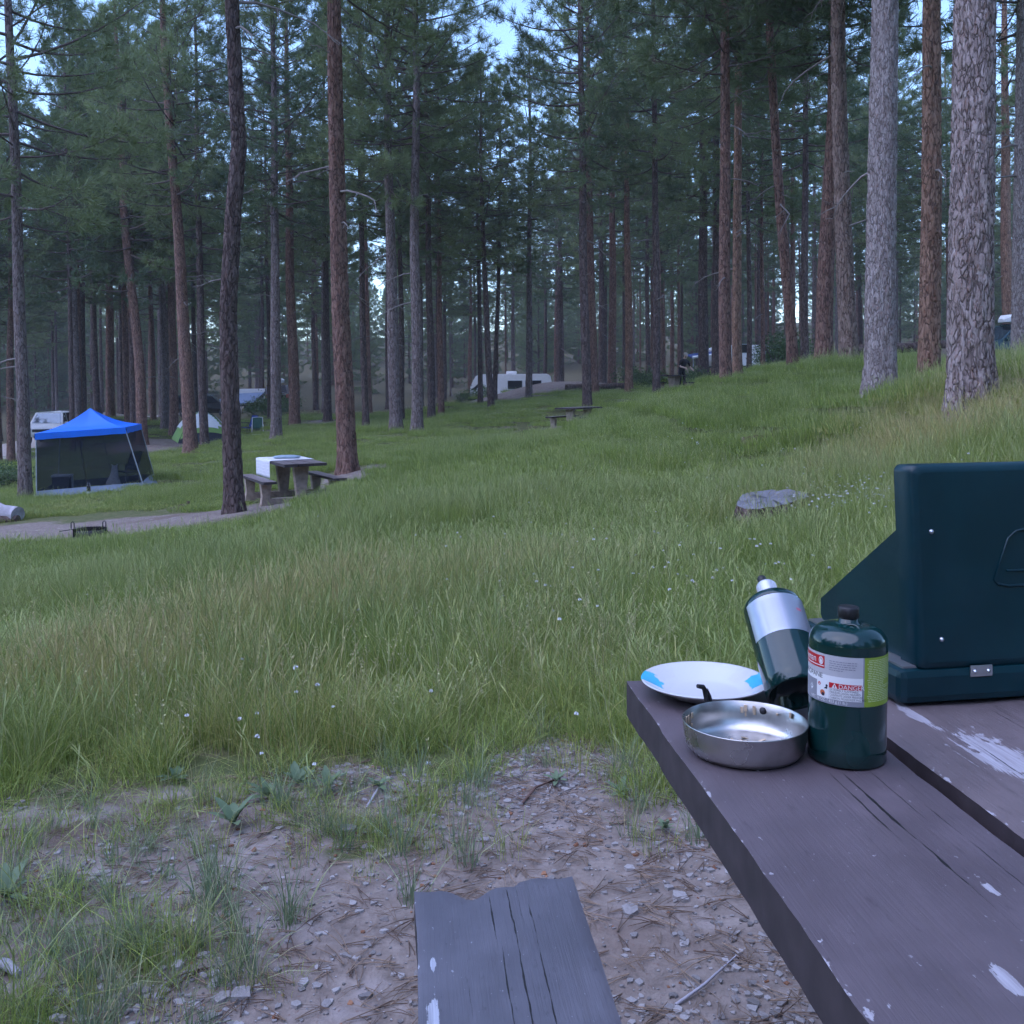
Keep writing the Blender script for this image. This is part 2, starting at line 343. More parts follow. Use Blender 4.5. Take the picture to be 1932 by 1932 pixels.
def bandm(Bs, x, y, soft):
    m = np.zeros(x.shape)
    for B in Bs:
        for bx, by, bw in B:
            d = np.hypot(x - bx, y - by); m = np.maximum(m, sstep(bw + soft * bw, bw - soft * bw, d + .25 * bw * wob(x, y, 1.0)))
    return m
LOWZ = np.array([hit(u, v)[:2] for u, v in [(-400, 1990), (-300, 1560), (60, 1490), (250, 1450), (560, 1450), (760, 1440), (900, 1440), (900, 1560), (400, 1760), (300, 1990)]])
def lowz(x, y): return sstep(-.05, .25, pol_mask(LOWZ, x, y) + .08 * wob(x, y, 3))     # thin, trodden growth beside the bare soil
def dirt(x, y):
    near = sstep(-.22, .22, pol_mask(DIRT[0], x, y) + .16 * wob(x, y, 2.3) + .07 * wob(x, y, 7.0))
    r = np.hypot(x, y); m = np.maximum(np.maximum(near, bandm(BANDS, x, y, .5)), bandm(MOUND, x, y, .3)); k = r < 6
    if k.any(): m[k] = np.maximum(m[k], lowz(x[k], y[k]) * (.50 + .35 * wob(x[k], y[k], 3.1)))
    return m
def roadm(x, y): return bandm(ROAD, x, y, .12)

# ground mesh: rings round the camera, fine in view
ang = np.unique(np.concatenate([np.radians(np.arange(-46, 46.01, .7)), np.radians(np.arange(46, 314.1, 8))]))
rad = np.concatenate([[0.15], np.geomspace(.3, 340, 220)])
AA, RR = np.meshgrid(ang, rad); GX, GY = (RR * np.sin(AA)).ravel(), (RR * np.cos(AA)).ravel()
GZ = gz(GX, GY); na, nr = len(ang), len(rad)
i0 = (np.arange(nr - 1)[:, None] * na + np.arange(na)[None]); i1 = np.roll(np.arange(na), -1)[None] + (np.arange(nr - 1)[:, None] * na)
GF = np.stack([i0, i1, i1 + na, i0 + na], -1).reshape(-1, 4)

t = NT('soil_and_turf')
P = t.pos(); at = t.n('ShaderNodeAttribute', attribute_name='dirt'); rt = t.n('ShaderNodeAttribute', attribute_name='road'); ft = t.n('ShaderNodeAttribute', attribute_name='forest_floor')
n1 = t.noise(P, 1.3, 5, .6); n2 = t.noise(P, 14, 5, .65); n3 = t.noise(P, 60, 4, .6); n4 = t.noise(P, 5, 3, .5)
soil = t.ramp(n2, [(.25, (.125, .10, .086)), (.5, (.21, .172, .150)), (.75, (.30, .255, .228))])
soil = t.mix(t.step(n1, .5, .7), soil, (.165, .125, .105)); soil = t.mix(t.step(n4, .58, .7), soil, (.28, .24, .225))
soil = t.mix(t.step(n3, .6, .75), soil, (.16, .10, .08))
turf = t.ramp(t.math('ADD', t.math('MULTIPLY', n4, .5), t.math('MULTIPLY', n2, .5)), [(.3, (.065, .085, .03)), (.5, (.11, .12, .05)), (.7, (.19, .155, .095))])
turf = t.mix(t.step(n3, .5, .7), turf, (.06, .07, .03))
turf = t.mix(t.math('MULTIPLY', ft.outputs['Fac'], .85), turf, t.ramp(n4, [(.3, (.07, .06, .04)), (.7, (.12, .10, .06))]))
gravel = t.ramp(n2, [(.3, (.24, .21, .19)), (.7, (.38, .33, .30))])
dm = t.math('ADD', at.outputs['Fac'], t.math('MULTIPLY', t.math('SUBTRACT', n2, .5), .7))
col = t.mix(t.step(dm, .35, .65), turf, soil); col = t.mix(t.step(rt.outputs['Fac'], .35, .6), col, gravel)
t.bump(t.math('ADD', t.math('MULTIPLY', n2, .6), t.math('MULTIPLY', n3, .4)), .8, .02)
M_ground = t.fin(col, .95, 0, .1)
me = np_mesh('ground', np.stack([GX, GY, GZ], -1), GF, [M_ground], smooth=True)
A = me.attributes.new('dirt', 'FLOAT', 'POINT'); A.data.foreach_set('value', np.maximum(dirt(GX, GY), np.where(np.hypot(GX, GY) < 6, lowz(GX, GY) * (.72 + .3 * wob(GX, GY, 4.3)), 0)).astype(np.float32))
A = me.attributes.new('road', 'FLOAT', 'POINT'); A.data.foreach_set('value', roadm(GX, GY).astype(np.float32))
A = me.attributes.new('forest_floor', 'FLOAT', 'POINT'); A.data.foreach_set('value', sstep(58, 80, np.hypot(GX, GY) + 4 * wob(GX, GY, .15)).astype(np.float32))
tag(link('ground', me), kind='structure')

# ---------------------------------------------------------------- pines
def worley(P, s):
    P = P * s; b = np.floor(P); f1 = np.full(len(P), 9.0); f2 = f1.copy()
    for dx in (-1, 0, 1):
        for dy in (-1, 0, 1):
            for dz in (-1, 0, 1):
                c = b + (dx, dy, dz); h = c @ np.array([127.1, 311.7, 74.7])
                j = np.stack([np.modf(np.abs(np.sin(h + k) * 43758.5453))[0] for k in (0., 7.7, 15.1)], -1)
                d = np.sqrt(((c + j - P) ** 2).sum(-1)); f2 = np.minimum(np.maximum(f1, d), f2); f1 = np.minimum(f1, d)
    return f1, f2
BARK = {'red': bark('bark_reddish', (.30, .185, .15), (.17, .095, .075), (.045, .03, .028)),
        'orange': bark('bark_orange', (.36, .225, .165), (.21, .12, .085), (.06, .038, .03)),
        'brown': bark('bark_brown', (.34, .25, .21), (.19, .13, .11), (.06, .042, .036)),
        'grey': bark('bark_grey', (.26, .215, .21), (.15, .115, .11), (.05, .038, .036)),
        'dark': bark('bark_dark', (.18, .135, .125), (.085, .06, .056), (.025, .018, .017)),
        'palegrey': bark('bark_pale_grey', (.40, .35, .34), (.24, .195, .185), (.09, .07, .066), 1.8),
        'plate': bark('bark_plates', (.40, .335, .32), (.22, .165, .15), (.05, .036, .032), 1.45)}
M_deadwood = plain('dead_wood', (.22, .19, .18), .9)
def needles(name, c0, c1):
    t = NT(name); r = t.n('ShaderNodeObjectInfo').outputs['Random']; P = t.pos(); f = t.noise(P, .5, 3)
    f = t.math('ADD', t.math('MULTIPLY', f, .8), t.math('MULTIPLY', r, .35))
    col = t.ramp(f, [(.3, c0), (.75, c1)]); m = t.fin(col, .7, 0, .15)
    tr = t.n('ShaderNodeBsdfTranslucent'); t.l(col, tr.inputs[0]); mx = t.n('ShaderNodeMixShader'); mx.inputs[0].default_value = .25
    t.l(t.b.outputs[0], mx.inputs[1]); t.l(tr.outputs[0], mx.inputs[2]); t.l(mx.outputs[0], t.out.inputs[0]); return m
M_needle = needles('pine_needles', (.085, .13, .072), (.20, .25, .115))
M_limb = plain('limb_bark', (.10, .075, .07), .9)

def crown_proto(seed, L=13.0, R=2.5, nb=70, dens=1.0, m=32, wn_=.017):
    g = np.random.default_rng(seed); V = []; F = []; MI = []; off = 0
    lim = MB()
    tp, ta = [], []
    for i in range(nb):
        tt = (i + g.random() * .8) / nb; h = L * tt; az = i * 2.4 + g.normal() * .35
        ln = R * (1 - tt ** 1.9) * (.62 + .6 * g.random()) * (.72 + .28 * min(1, tt * 4)) + .25
        el = math.radians(-14 + 62 * tt + g.normal() * 9)
        d = np.array([math.cos(az) * math.cos(el), math.sin(az) * math.cos(el), math.sin(el)])
        side = np.array([-math.sin(az), math.cos(az), 0]); bend = g.normal() * .12
        path = []
        for k in range(6):
            s = k / 5; path.append(np.array([0, 0, h]) + d * ln * s + np.array([0, 0, 1]) * ln * (.26 * s * s - .05 * s) + side * ln * bend * s * s)
        lim.tube([tuple(p) for p in path], [max(.008, .04 * ln / R * (1 - .75 * k / 5)) for k in range(6)], 4, caps=False)
        path = np.array(path); n = int((3 + 8.8 * ln / R) * dens)
        for k in range(n):
            s = .28 + .72 * (1 - (1 - (k + .5) / n) ** 1.25) if k < n - 1 else 1.0
            x = s * 5; a = min(int(x), 4); base = path[a] * (1 - (x - a)) + path[a + 1] * (x - a)
            if k == n - 1: p = base; q = d + np.array([0, 0, .5])
            else:
                sd = 1 if k % 2 else -1; w = ln * (.12 + .22 * g.random()) * (1.15 - .5 * s)
                q = side * sd * .9 + d * .6 + np.array([0, 0, .35 + .3 * g.normal()]); q = q / np.linalg.norm(q); p = base + q * w
                lim.add([base + (0, 0, .006), base - (0, 0, .006), p], [(0, 1, 2)])
            tp.append(p); ta.append(q / np.linalg.norm(q) + (0, 0, .15))
    tp = np.array(tp); ta = np.array(ta)
    n = len(tp); dirs = g.normal(size=(n, m, 3)); dirs /= np.linalg.norm(dirs, axis=-1, keepdims=True)
    dirs = dirs * .95 + ta[:, None] * .75; dirs /= np.linalg.norm(dirs, axis=-1, keepdims=True)
    o = tp[:, None] - ta[:, None] * (g.random((n, m, 1)) * .16)
    ln = (.19 + .13 * g.random((n, m, 1))); tip = o + dirs * ln
    pr = np.cross(dirs, g.normal(size=(n, m, 3))); pr /= np.linalg.norm(pr, axis=-1, keepdims=True) + 1e-9; w = wn_
    v = np.stack([o + pr * w * .6, o - pr * w * .6, tip - pr * w * .5, tip + pr * w * .5], 2).reshape(-1, 3)
    f = np.arange(len(v)).reshape(-1, 4)
    lv = np.array(lim.v); lf = []
    for q in lim.f: lf.append(q if len(q) == 4 else (q[0], q[1], q[2], q[2]))
    tri = [q for q in lim.f if len(q) == 3]; quad = [q for q in lim.f if len(q) == 4]
    # limbs as quads; the thin twigs become slim quads too
    tv = []; 
    for q in tri:
        a, b, c = lv[q[0]], lv[q[1]], lv[q[2]]; tv += [a, b, c - (0, 0, .003), c + (0, 0, .003)]
    tv = np.array(tv).reshape(-1, 3)
    V = np.concatenate([v, lv, tv]); F = np.concatenate([f, np.array(quad) + len(v), np.arange(len(tv)).reshape(-1, 4) + len(v) + len(lv)])
    mi = np.concatenate([np.zeros(len(f)), np.ones(len(F) - len(f))])
    return np_mesh('crown', V, F, [M_needle, M_limb], mi)
CROWNS = [crown_proto(11, 13, 3.4, 90, 1.1), crown_proto(12, 13, 3.1, 84, 1.1), crown_proto(13, 13, 3.6, 92, 1.05), crown_proto(14, 13, 2.7, 72, 1.05), crown_proto(15, 13, 3.0, 62, .85)]

CROWNS_NEAR = [crown_proto(31, 13, 3.3, 96, 1.7, 36, .011), crown_proto(32, 13, 3.6, 90, 1.8, 36, .011)]
def trunk_mesh(path, dia, h, mat, sides=12, fine=0.0, seed=0):
    """path: list of (dx, dy, z); a flared, tapering, slightly uneven stem"""
    zs = np.array([p[2] for p in path]); px = np.array([p[0] for p in path]); py = np.array([p[1] for p in path])
    if fine: z = np.concatenate([np.arange(-.3, 9.0, fine), np.arange(9.0, h, .8), [h]])
    else: z = np.concatenate([[-.3, 0, .15, .35, .7, 1.2, 2], np.arange(3, h, 1.2), [h]])
    cx = np.interp(z, zs, px); cy = np.interp(z, zs, py)
    if len(z) > 12 and not fine:
        cx += .02 * np.sin(z * .7 + seed); cy += .02 * np.cos(z * .6 + seed)
    r = dia / 2 * (1.03 - .82 * np.clip(z / h, 0, 1) ** 1.15); r = r + dia * .5 * .34 * np.exp(-np.clip(z, 0, 9) / .28)
    r = np.maximum(r, .012); a = np.arange(sides) * 2 * PI / sides
    g = np.random.default_rng(seed); ph = g.random(4) * 6
    ZZ, AAn = np.meshgrid(z, a, indexing='ij'); Rr = r[:, None] * (1 + .05 * np.sin(3 * AAn + ph[0] + ZZ * .4) + .10 * np.exp(-np.clip(ZZ, 0, 9) / .4) * np.sin(5 * AAn + ph[1]))
    if fine:
        Q = np.stack([Rr * np.cos(AAn), Rr * np.sin(AAn), ZZ * .30], -1).reshape(-1, 3)
        Q = Q + .02 * np.stack([np.sin(ZZ.ravel() * 9 + ph[2]), np.cos(ZZ.ravel() * 7 + ph[3]), np.sin(ZZ.ravel() * 5 + Q[:, 0] * 20) * .4], -1)
        f1, f2 = worley(Q, 17.0); pl = np.clip((f2 - f1) / .22, 0, 1).reshape(Rr.shape); f3, f4 = worley(Q, 40.0)
        Rr = Rr + (pl - .75) * .026 * min(1, dia / .4) - .006 * f3.reshape(Rr.shape) * (pl > .2)
    X = cx[:, None] + Rr * np.cos(AAn); Y = cy[:, None] + Rr * np.sin(AAn)
    V = np.stack([X, Y, ZZ], -1).reshape(-1, 3); n, s = len(z), sides
    i = np.arange(n - 1)[:, None] * s; k = np.arange(s)[None]; k2 = (k + 1) % s
    F = np.stack([i + k, i + k2, i + s + k2, i + s + k], -1).reshape(-1, 4)
    return np_mesh('trunk', V, F, [mat], smooth=True)
def dead_branch(seed, ln):
    g = random.Random(seed); b = MB(); el = g.uniform(-.1, .5); pts = [Vector((0, 0, 0))]; d = Vector((math.cos(el), 0, math.sin(el)))
    n = 6
    for k in range(n):
        d = (d + Vector((0, g.gauss(0, .22), g.gauss(-.10, .2)))).normalized(); pts.append(pts[-1] + d * ln / n)
    r0 = .012 + .009 * ln; b.tube(pts, [r0 * (1 - .85 * k / n) for k in range(n + 1)], 5)
    for k in range(2, n):
        if g.random() < .75:
            q = pts[k]; e = (d + Vector((g.gauss(0, .5), g.gauss(0, .8), g.gauss(-.1, .5)))).normalized() * ln * g.uniform(.15, .35)
            b.tube([q, q + e * .5 + Vector((0, 0, g.gauss(0, .05))), q + e], [r0 * .4, r0 * .3, r0 * .12], 4)
    return b.mesh('dead_branch', M_deadwood)
DEAD = [dead_branch(k, l) for k, l in enumerate((.35, .5, .8, 1.1, 1.5, 2.0))]

def add_tree(base, path, dia, h, cb, bk, nb, label, group, sides, fine, seed, shared=None):
    g = random.Random(seed)
    root = thing('pine_tree', label, 'tree', base, group=group)
    me = shared if shared else trunk_mesh(path, dia, h, BARK[bk], sides, fine, seed)
    link('trunk', me, root)
    zs = [p[2] for p in path]; at_ = lambda z: (float(np.interp(z, zs, [p[0] for p in path])), float(np.interp(z, zs, [p[1] for p in path])))
    c = CROWNS_NEAR[seed % 2] if base[1] < 42 else CROWNS[seed % len(CROWNS)]; s = (h + .5 - cb) / 13.0; x, y = at_(cb); x1, y1 = at_(h)
    link('crown', c, root, (x, y, cb), (-(y1 - y) / (h - cb), (x1 - x) / (h - cb), g.uniform(0, 6.28)), (1.0 * g.uniform(.9, 1.15), 1.0 * g.uniform(.9, 1.15), s))
    for k in range(nb):
        z = g.uniform(.35, 1.0) * cb; x, y = at_(z); a = g.uniform(0, 6.28); r = dia / 2 * .8
        o = link('dead_branch', DEAD[g.choice((0, 1, 2, 2, 3, 3, 4, 5))], root, (x + math.cos(a) * r * .7, y + math.sin(a) * r * .7, z), (g.uniform(-.3, .3), g.uniform(-.2, .3), a))
    return root
for i, (u, v, d, dia, pts, h, cb, bk, nb, label) in enumerate(T):
    b = G(u, d); path = [(0, 0, -.3)]
    b0 = W(u, v, d)
    for (pu, pv) in pts:
        q = W(pu, pv, d); path.append((q.x - b0.x, 0.0, max(.5, q.z - b.z)))
    if len(path) > 2:
        (x0, _, z0), (x1, _, z1) = path[-2], path[-1]; sl = (x1 - x0) / max(.5, z1 - z0) * .3; path.append((x1 + sl * max(0, h - z1), 0.0, max(h, z1 + .5)))
    near = d < 25
    add_tree(b, path, dia, h, cb, bk, nb, label, None, 56 if d < 12 else (40 if near else 14), (.045 if d < 12 else .07) if near else 0, i + 1)

# the woods behind: slender pines that nothing tells apart
KEEP = [(860, 1060, 86), (385, 545, 85), (50, 130, 58), (1285, 1440, 76), (1860, 1932, 42), (325, 430, 54), (450, 500, 56), (1060, 1190, 66), (60, 300, 34), (1250, 1310, 52)]
SHT = [trunk_mesh([(0, 0, -.3), (random.uniform(-.3, .3), random.uniform(-.3, .3), 20)], .36, 20, BARK[k], 10, 0, j) for j, k in enumerate(('dark', 'red', 'grey', 'dark', 'red'))]
woods = []; tries = 0
feet = [(G(t_[0], t_[2]).x, G(t_[0], t_[2]).y) for t_ in T]
g = random.Random(5)
while len(woods) < 178 and tries < 6000:
    tries += 1; u = g.uniform(-260, 2200); d = 46 + 74 * g.random() ** .8
    if len(woods) < 22: u = g.uniform(-160, 330); d = g.uniform(47, 66)
    if any(a < u < b and d < dd for a, b, dd in KEEP): continue
    if u > 1180 and d < 52 and g.random() < .6: continue
    p = G(u, d)
    if roadm(np.array([p.x]), np.array([p.y]))[0] > .2: continue
    if any(math.hypot(p.x - x, p.y - y) < 2.2 for x, y in feet): continue
    feet.append((p.x, p.y)); h = g.uniform(17, 24)
    for a_, b_, v_ in ((850, 1075, 165), (1245, 1345, 150), (1690, 1750, 160)):        # openings in the canopy
        if a_ < u < b_: h = min(h, (728 - v_ - g.uniform(0, 120)) / 1874 * d + 1.24 - p.z)
    if h < 7: continue
    woods.append((p, u, d, h))
for k, (p, u, d, h) in enumerate(woods):
    j = k % 5; cb = h * g.uniform(.32, .6); root = thing('pine_tree', 'slender dark pine deep in the woods behind the campground', 'tree', p, (0, 0, 0), 'slender pines deep in the woods')
    s = g.uniform(.6, 1.3); link('trunk', SHT[j], root, (0, 0, 0), (0, 0, g.uniform(0, 6)), (s, s, h / 20))
    link('crown', CROWNS[(k * 3 + j) % 5], root, (0, 0, cb), (0, 0, g.uniform(0, 6)), (g.uniform(.8, 1.15),) * 2 + ((h + .4 - cb) / 13,))

# ---------------------------------------------------------------- scattering helper (for what nobody could count)
def scatter(name, protos, P, rz, scl, idx, tilt=None, attrs=None, label=None, cat=None):
    """instances of proto meshes on points, as one 'stuff' object"""
    col = bpy.data.collections.new(name + '_pieces')
    for k, m in enumerate(protos): col.objects.link(bpy.data.objects.new('%s_%02d' % (name, k), m))
    me = bpy.data.meshes.new(name); P = np.asarray(P, dtype=np.float32); n = len(P)
    me.vertices.add(n); me.vertices.foreach_set('co', P.ravel())
    rot = np.zeros((n, 3), np.float32); rot[:, 2] = rz
    if tilt is not None: rot[:, :2] = tilt
    s = np.asarray(scl, dtype=np.float32); s = np.repeat(s[:, None], 3, 1) if s.ndim == 1 else s
    me.attributes.new('rot', 'FLOAT_VECTOR', 'POINT').data.foreach_set('vector', rot.ravel())
    me.attributes.new('scl', 'FLOAT_VECTOR', 'POINT').data.foreach_set('vector', s.astype(np.float32).ravel())
    me.attributes.new('idx', 'INT', 'POINT').data.foreach_set('value', np.asarray(idx, dtype=np.int32))
    for k, v in (attrs or {}).items(): me.attributes.new(k, 'FLOAT', 'POINT').data.foreach_set('value', np.asarray(v, dtype=np.float32))
    o = link(name, me); tag(o, label, cat, kind='stuff')
    ng = bpy.data.node_groups.new(name, 'GeometryNodeTree')
    ng.interface.new_socket('Geometry', in_out='INPUT', socket_type='NodeSocketGeometry'); ng.interface.new_socket('Geometry', in_out='OUTPUT', socket_type='NodeSocketGeometry')
    N = ng.nodes; gi = N.new('NodeGroupInput'); go = N.new('NodeGroupOutput'); iop = N.new('GeometryNodeInstanceOnPoints'); ci = N.new('GeometryNodeCollectionInfo')
    ci.inputs['Collection'].default_value = col; ci.inputs['Separate Children'].default_value = True; ci.inputs['Reset Children'].default_value = True
    def na_(nm, typ):
        q = N.new('GeometryNodeInputNamedAttribute'); q.data_type = typ; q.inputs['Name'].default_value = nm; return q.outputs['Attribute']
    L = ng.links; L.new(gi.outputs[0], iop.inputs['Points']); L.new(ci.outputs[0], iop.inputs['Instance']); iop.inputs['Pick Instance'].default_value = True
    L.new(na_('idx', 'INT'), iop.inputs['Instance Index'])
    er = N.new('FunctionNodeEulerToRotation'); L.new(na_('rot', 'FLOAT_VECTOR'), er.inputs[0]); L.new(er.outputs[0], iop.inputs['Rotation'])
    L.new(na_('scl', 'FLOAT_VECTOR'), iop.inputs['Scale']); L.new(iop.outputs[0], go.inputs[0])
    md = o.modifiers.new('scatter', 'NODES'); md.node_group = ng
    return o
# the far wood as one mass, plus unseen pines added behind the camera to block low skylight
def joined_tree(j):
    c = CROWNS[j]; s = SHT[j]; n = len(c.vertices); V = np.empty(n * 3, np.float32); c.vertices.foreach_get('co', V); V = V.reshape(-1, 3) * (1.15, 1.15, 1.42 if j % 2 else 1.2) + (0, 0, .2 if j % 2 else 4.2)
    F = np.empty(len(c.loops), np.int32); c.loops.foreach_get('vertex_index', F); F = F.reshape(-1, 4)
    mi = np.empty(len(c.polygons), np.int32); c.polygons.foreach_get('material_index', mi)
    V2 = np.empty(len(s.vertices) * 3, np.float32); s.vertices.foreach_get('co', V2); F2 = np.empty(len(s.loops), np.int32); s.loops.foreach_get('vertex_index', F2)
    return np_mesh('far_pine', np.concatenate([V, V2.reshape(-1, 3)]), np.concatenate([F, F2.reshape(-1, 4) + n]), [M_needle, M_limb, s.materials[0]], np.concatenate([mi, np.full(len(F2) // 4, 2)]))
n = 520; az = np.radians(RNG.uniform(-40, 40, n)); dd = 112 + 100 * RNG.random(n) ** .9; nb_ = 150; az[-nb_:] = np.radians(RNG.uniform(75, 285, nb_)); dd[-nb_:] = 20 + 60 * RNG.random(nb_); X, Y = dd * np.sin(az), dd * np.cos(az)
scatter('distant_forest', [joined_tree(j) for j in range(5)], np.stack([X, Y, gz(X, Y)], -1), RNG.uniform(0, 6, n), np.where(np.arange(n) < n - nb_, RNG.uniform(.55, .85, n), RNG.uniform(.9, 1.1, n)), RNG.choice([1, 1, 3, 3, 0], n), label='dense dark pine forest beyond the campground, with unseen pines added behind the camera', cat='forest')
# ---------------------------------------------------------------- grass
def grass_mat(name, c0, c1, cdry, tr_=.35):
    t = NT(name); a = t.n('ShaderNodeAttribute', attribute_name='dry', attribute_type='INSTANCER').outputs['Fac']
    isl = t.n('ShaderNodeNewGeometry').outputs['Random Per Island']; f = t.math('ADD', t.math('MULTIPLY', t.noise(t.pos(), .45, 3), .8), t.math('MULTIPLY', t.noise(t.pos(), 2.6, 3), .5))
    g1 = t.mix(t.step(t.math('ADD', t.math('MULTIPLY', isl, .5), f), .55, 1.25), c0, c1)
    k = t.math('ADD', a, t.math('MULTIPLY', t.math('SUBTRACT', isl, .5), .9))
    col = t.mix(t.step(k, .35, .85), g1, cdry); col = t.mix(t.math('MULTIPLY', t.step(isl, .86, .97), .6), col, tuple(min(1, x * y) for x, y in zip(c1, (1.8, 1.7, 1.5))))
    m = t.fin(col, .55, 0, .25)
    tr = t.n('ShaderNodeBsdfTranslucent'); t.l(col, tr.inputs[0]); mx = t.n('ShaderNodeMixShader'); mx.inputs[0].default_value = tr_
    t.l(t.b.outputs[0], mx.inputs[1]); t.l(tr.outputs[0], mx.inputs[2]); t.l(mx.outputs[0], t.out.inputs[0]); return m
M_grass = grass_mat('grass_blades', (.16, .23, .05), (.31, .38, .10), (.47, .42, .17))
M_coarse = grass_mat('coarse_grass', (.13, .19, .10), (.25, .32, .19), (.42, .36, .20))
M_seed = grass_mat('grass_seed_heads', (.27, .34, .12), (.42, .45, .20), (.52, .45, .22), .3)
M_straw = grass_mat('straw_stalks', (.36, .36, .18), (.55, .51, .30), (.60, .48, .29), .3)
def tuft(seed, n, rb, h0, h1, w, lean, seeds=0, curl=.5, mats=None):
    g = np.random.default_rng(seed); a = g.uniform(0, 2 * PI, n); rr = rb * np.sqrt(g.random(n)); bx, by = rr * np.cos(a), rr * np.sin(a)
    az = a + g.normal(size=n) * .9; h = g.uniform(h0, h1, n); ln = np.abs(g.normal(size=n)) * lean + .08; wd = w * g.uniform(.7, 1.3, n)
    ts = np.array([0, .35, .7, 1.0]); ww = np.array([1, .85, .55, .08])
    px = bx[:, None] + np.cos(az)[:, None] * (ln * h)[:, None] * ts ** 2; py = by[:, None] + np.sin(az)[:, None] * (ln * h)[:, None] * ts ** 2
    pz = h[:, None] * (ts - curl * np.minimum(ln, 1.2)[:, None] * .5 * ts ** 2) - .02
    fa = az + PI / 2 + g.normal(size=n) * .6; ox = np.cos(fa)[:, None] * wd[:, None] * ww / 2; oy = np.sin(fa)[:, None] * wd[:, None] * ww / 2
    V = np.stack([np.stack([px - ox, py - oy, pz], -1), np.stack([px + ox, py + oy, pz], -1)], 2).reshape(n, 8, 3)
    F = np.array([[0, 1, 3, 2], [2, 3, 5, 4], [4, 5, 7, 6]])[None] + (np.arange(n) * 8)[:, None, None]
    V = V.reshape(-1, 3); F = F.reshape(-1, 4); mi = np.zeros(len(F), int)
    if seeds:
        sv, sf = [], []; o = len(V)
        for k in range(seeds):
            hh = g.uniform(h1 * .95, h1 * 1.35); a_ = g.uniform(0, 2 * PI); l_ = abs(g.normal()) * lean * .7 + .05; q = np.array([math.cos(a_), math.sin(a_), 0]); b0 = np.array([g.normal() * rb * .5, g.normal() * rb * .5, -.02])
            pts = [b0 + q * l_ * hh * s ** 2 + np.array([0, 0, hh * s * (1 - .15 * l_ * s)]) for s in (0, .45, .8, .88, .95, 1.04)]
            wid = [.0011, .0010, .0009, .0018, .0020, .0005]; sd = np.array([-q[1], q[0], 0])
            for s_ in (sd, q):
                b_ = o + len(sv)
                for p_, w_ in zip(pts, wid): sv += [p_ - s_ * w_, p_ + s_ * w_]
                sf += [(b_ + 2 * i, b_ + 2 * i + 1, b_ + 2 * i + 3, b_ + 2 * i + 2) for i in range(5)]
        V = np.concatenate([V, np.array(sv)]); F = np.concatenate([F, np.array(sf)]); mi = np.concatenate([mi, np.ones(len(sf), int)])
    return np_mesh('tuft', V, F, mats or [M_grass, M_seed], mi)
TUFTS = [tuft(1, 60, .07, .12, .26, .0024, .28), tuft(2, 56, .08, .15, .31, .0022, .30), tuft(3, 48, .06, .16, .30, .0022, .28, 7), tuft(4, 46, .08, .14, .29, .0021, .34, 9),
         tuft(5, 56, .09, .05, .14, .0028, .5), tuft(6, 40, .07, .16, .34, .0020, .45, 10), tuft(7, 50, .10, .08, .20, .0028, .5), tuft(8, 42, .05, .14, .28, .0020, .85, 3)]
TUFTS += [tuft(9, 34, .05, .12, .28, .0036, .6, 0, .5, [M_coarse, M_seed]), tuft(10, 30, .04, .16, .34, .0034, .5, 1, .5, [M_coarse, M_seed])]
FAR = [tuft(21, 66, .22, .09, .25, .0070, .3, 6), tuft(22, 66, .25, .12, .28, .0066, .34, 9), tuft(23, 66, .25, .06, .17, .0085, .45, 2)]

def pts_in(a0, a1, d0, d1, n, dens=None):
    az = np.radians(RNG.uniform(a0, a1, n)); r = np.sqrt(RNG.uniform(d0 ** 2, d1 ** 2, n)); x, y = r * np.sin(az), r * np.cos(az); return x, y
DRYB = [(hit(u, v), s, k) for u, v, s, k in [(480, 1210, .9, .62), (330, 1290, .6, .7), (120, 1330, .5, .5), (620, 1180, .7, .4), (950, 1110, .8, .45), (1000, 1080, .7, .35), (700, 1400, .6, .35), (1150, 1330, .5, .3), (1440, 985, .6, .55),
        (1700, 830, 1.6, .6), (1850, 830, 1.2, .65), (760, 985, 1.4, .25), (560, 1345, .5, .35), (880, 1290, .6, .25), (300, 1440, .4, .3), (1060, 1230, .6, .3), (700, 1120, .8, .4), (150, 955, 2.0, .5), (300, 958, 1.6, .4)]]
def dryness(x, y):
    d = -.06 + .14 * wob(x, y, .8) + .08 * wob(x, y, 2.9)
    for p, s, k in DRYB: d = d + k * np.exp(-((x - p.x) ** 2 + (y - p.y) ** 2) / (s * s))
    return d - .06 * sstep(14, 30, np.hypot(x, y))
SOLID = []          # footprints where nothing grows: (x, y, radius)
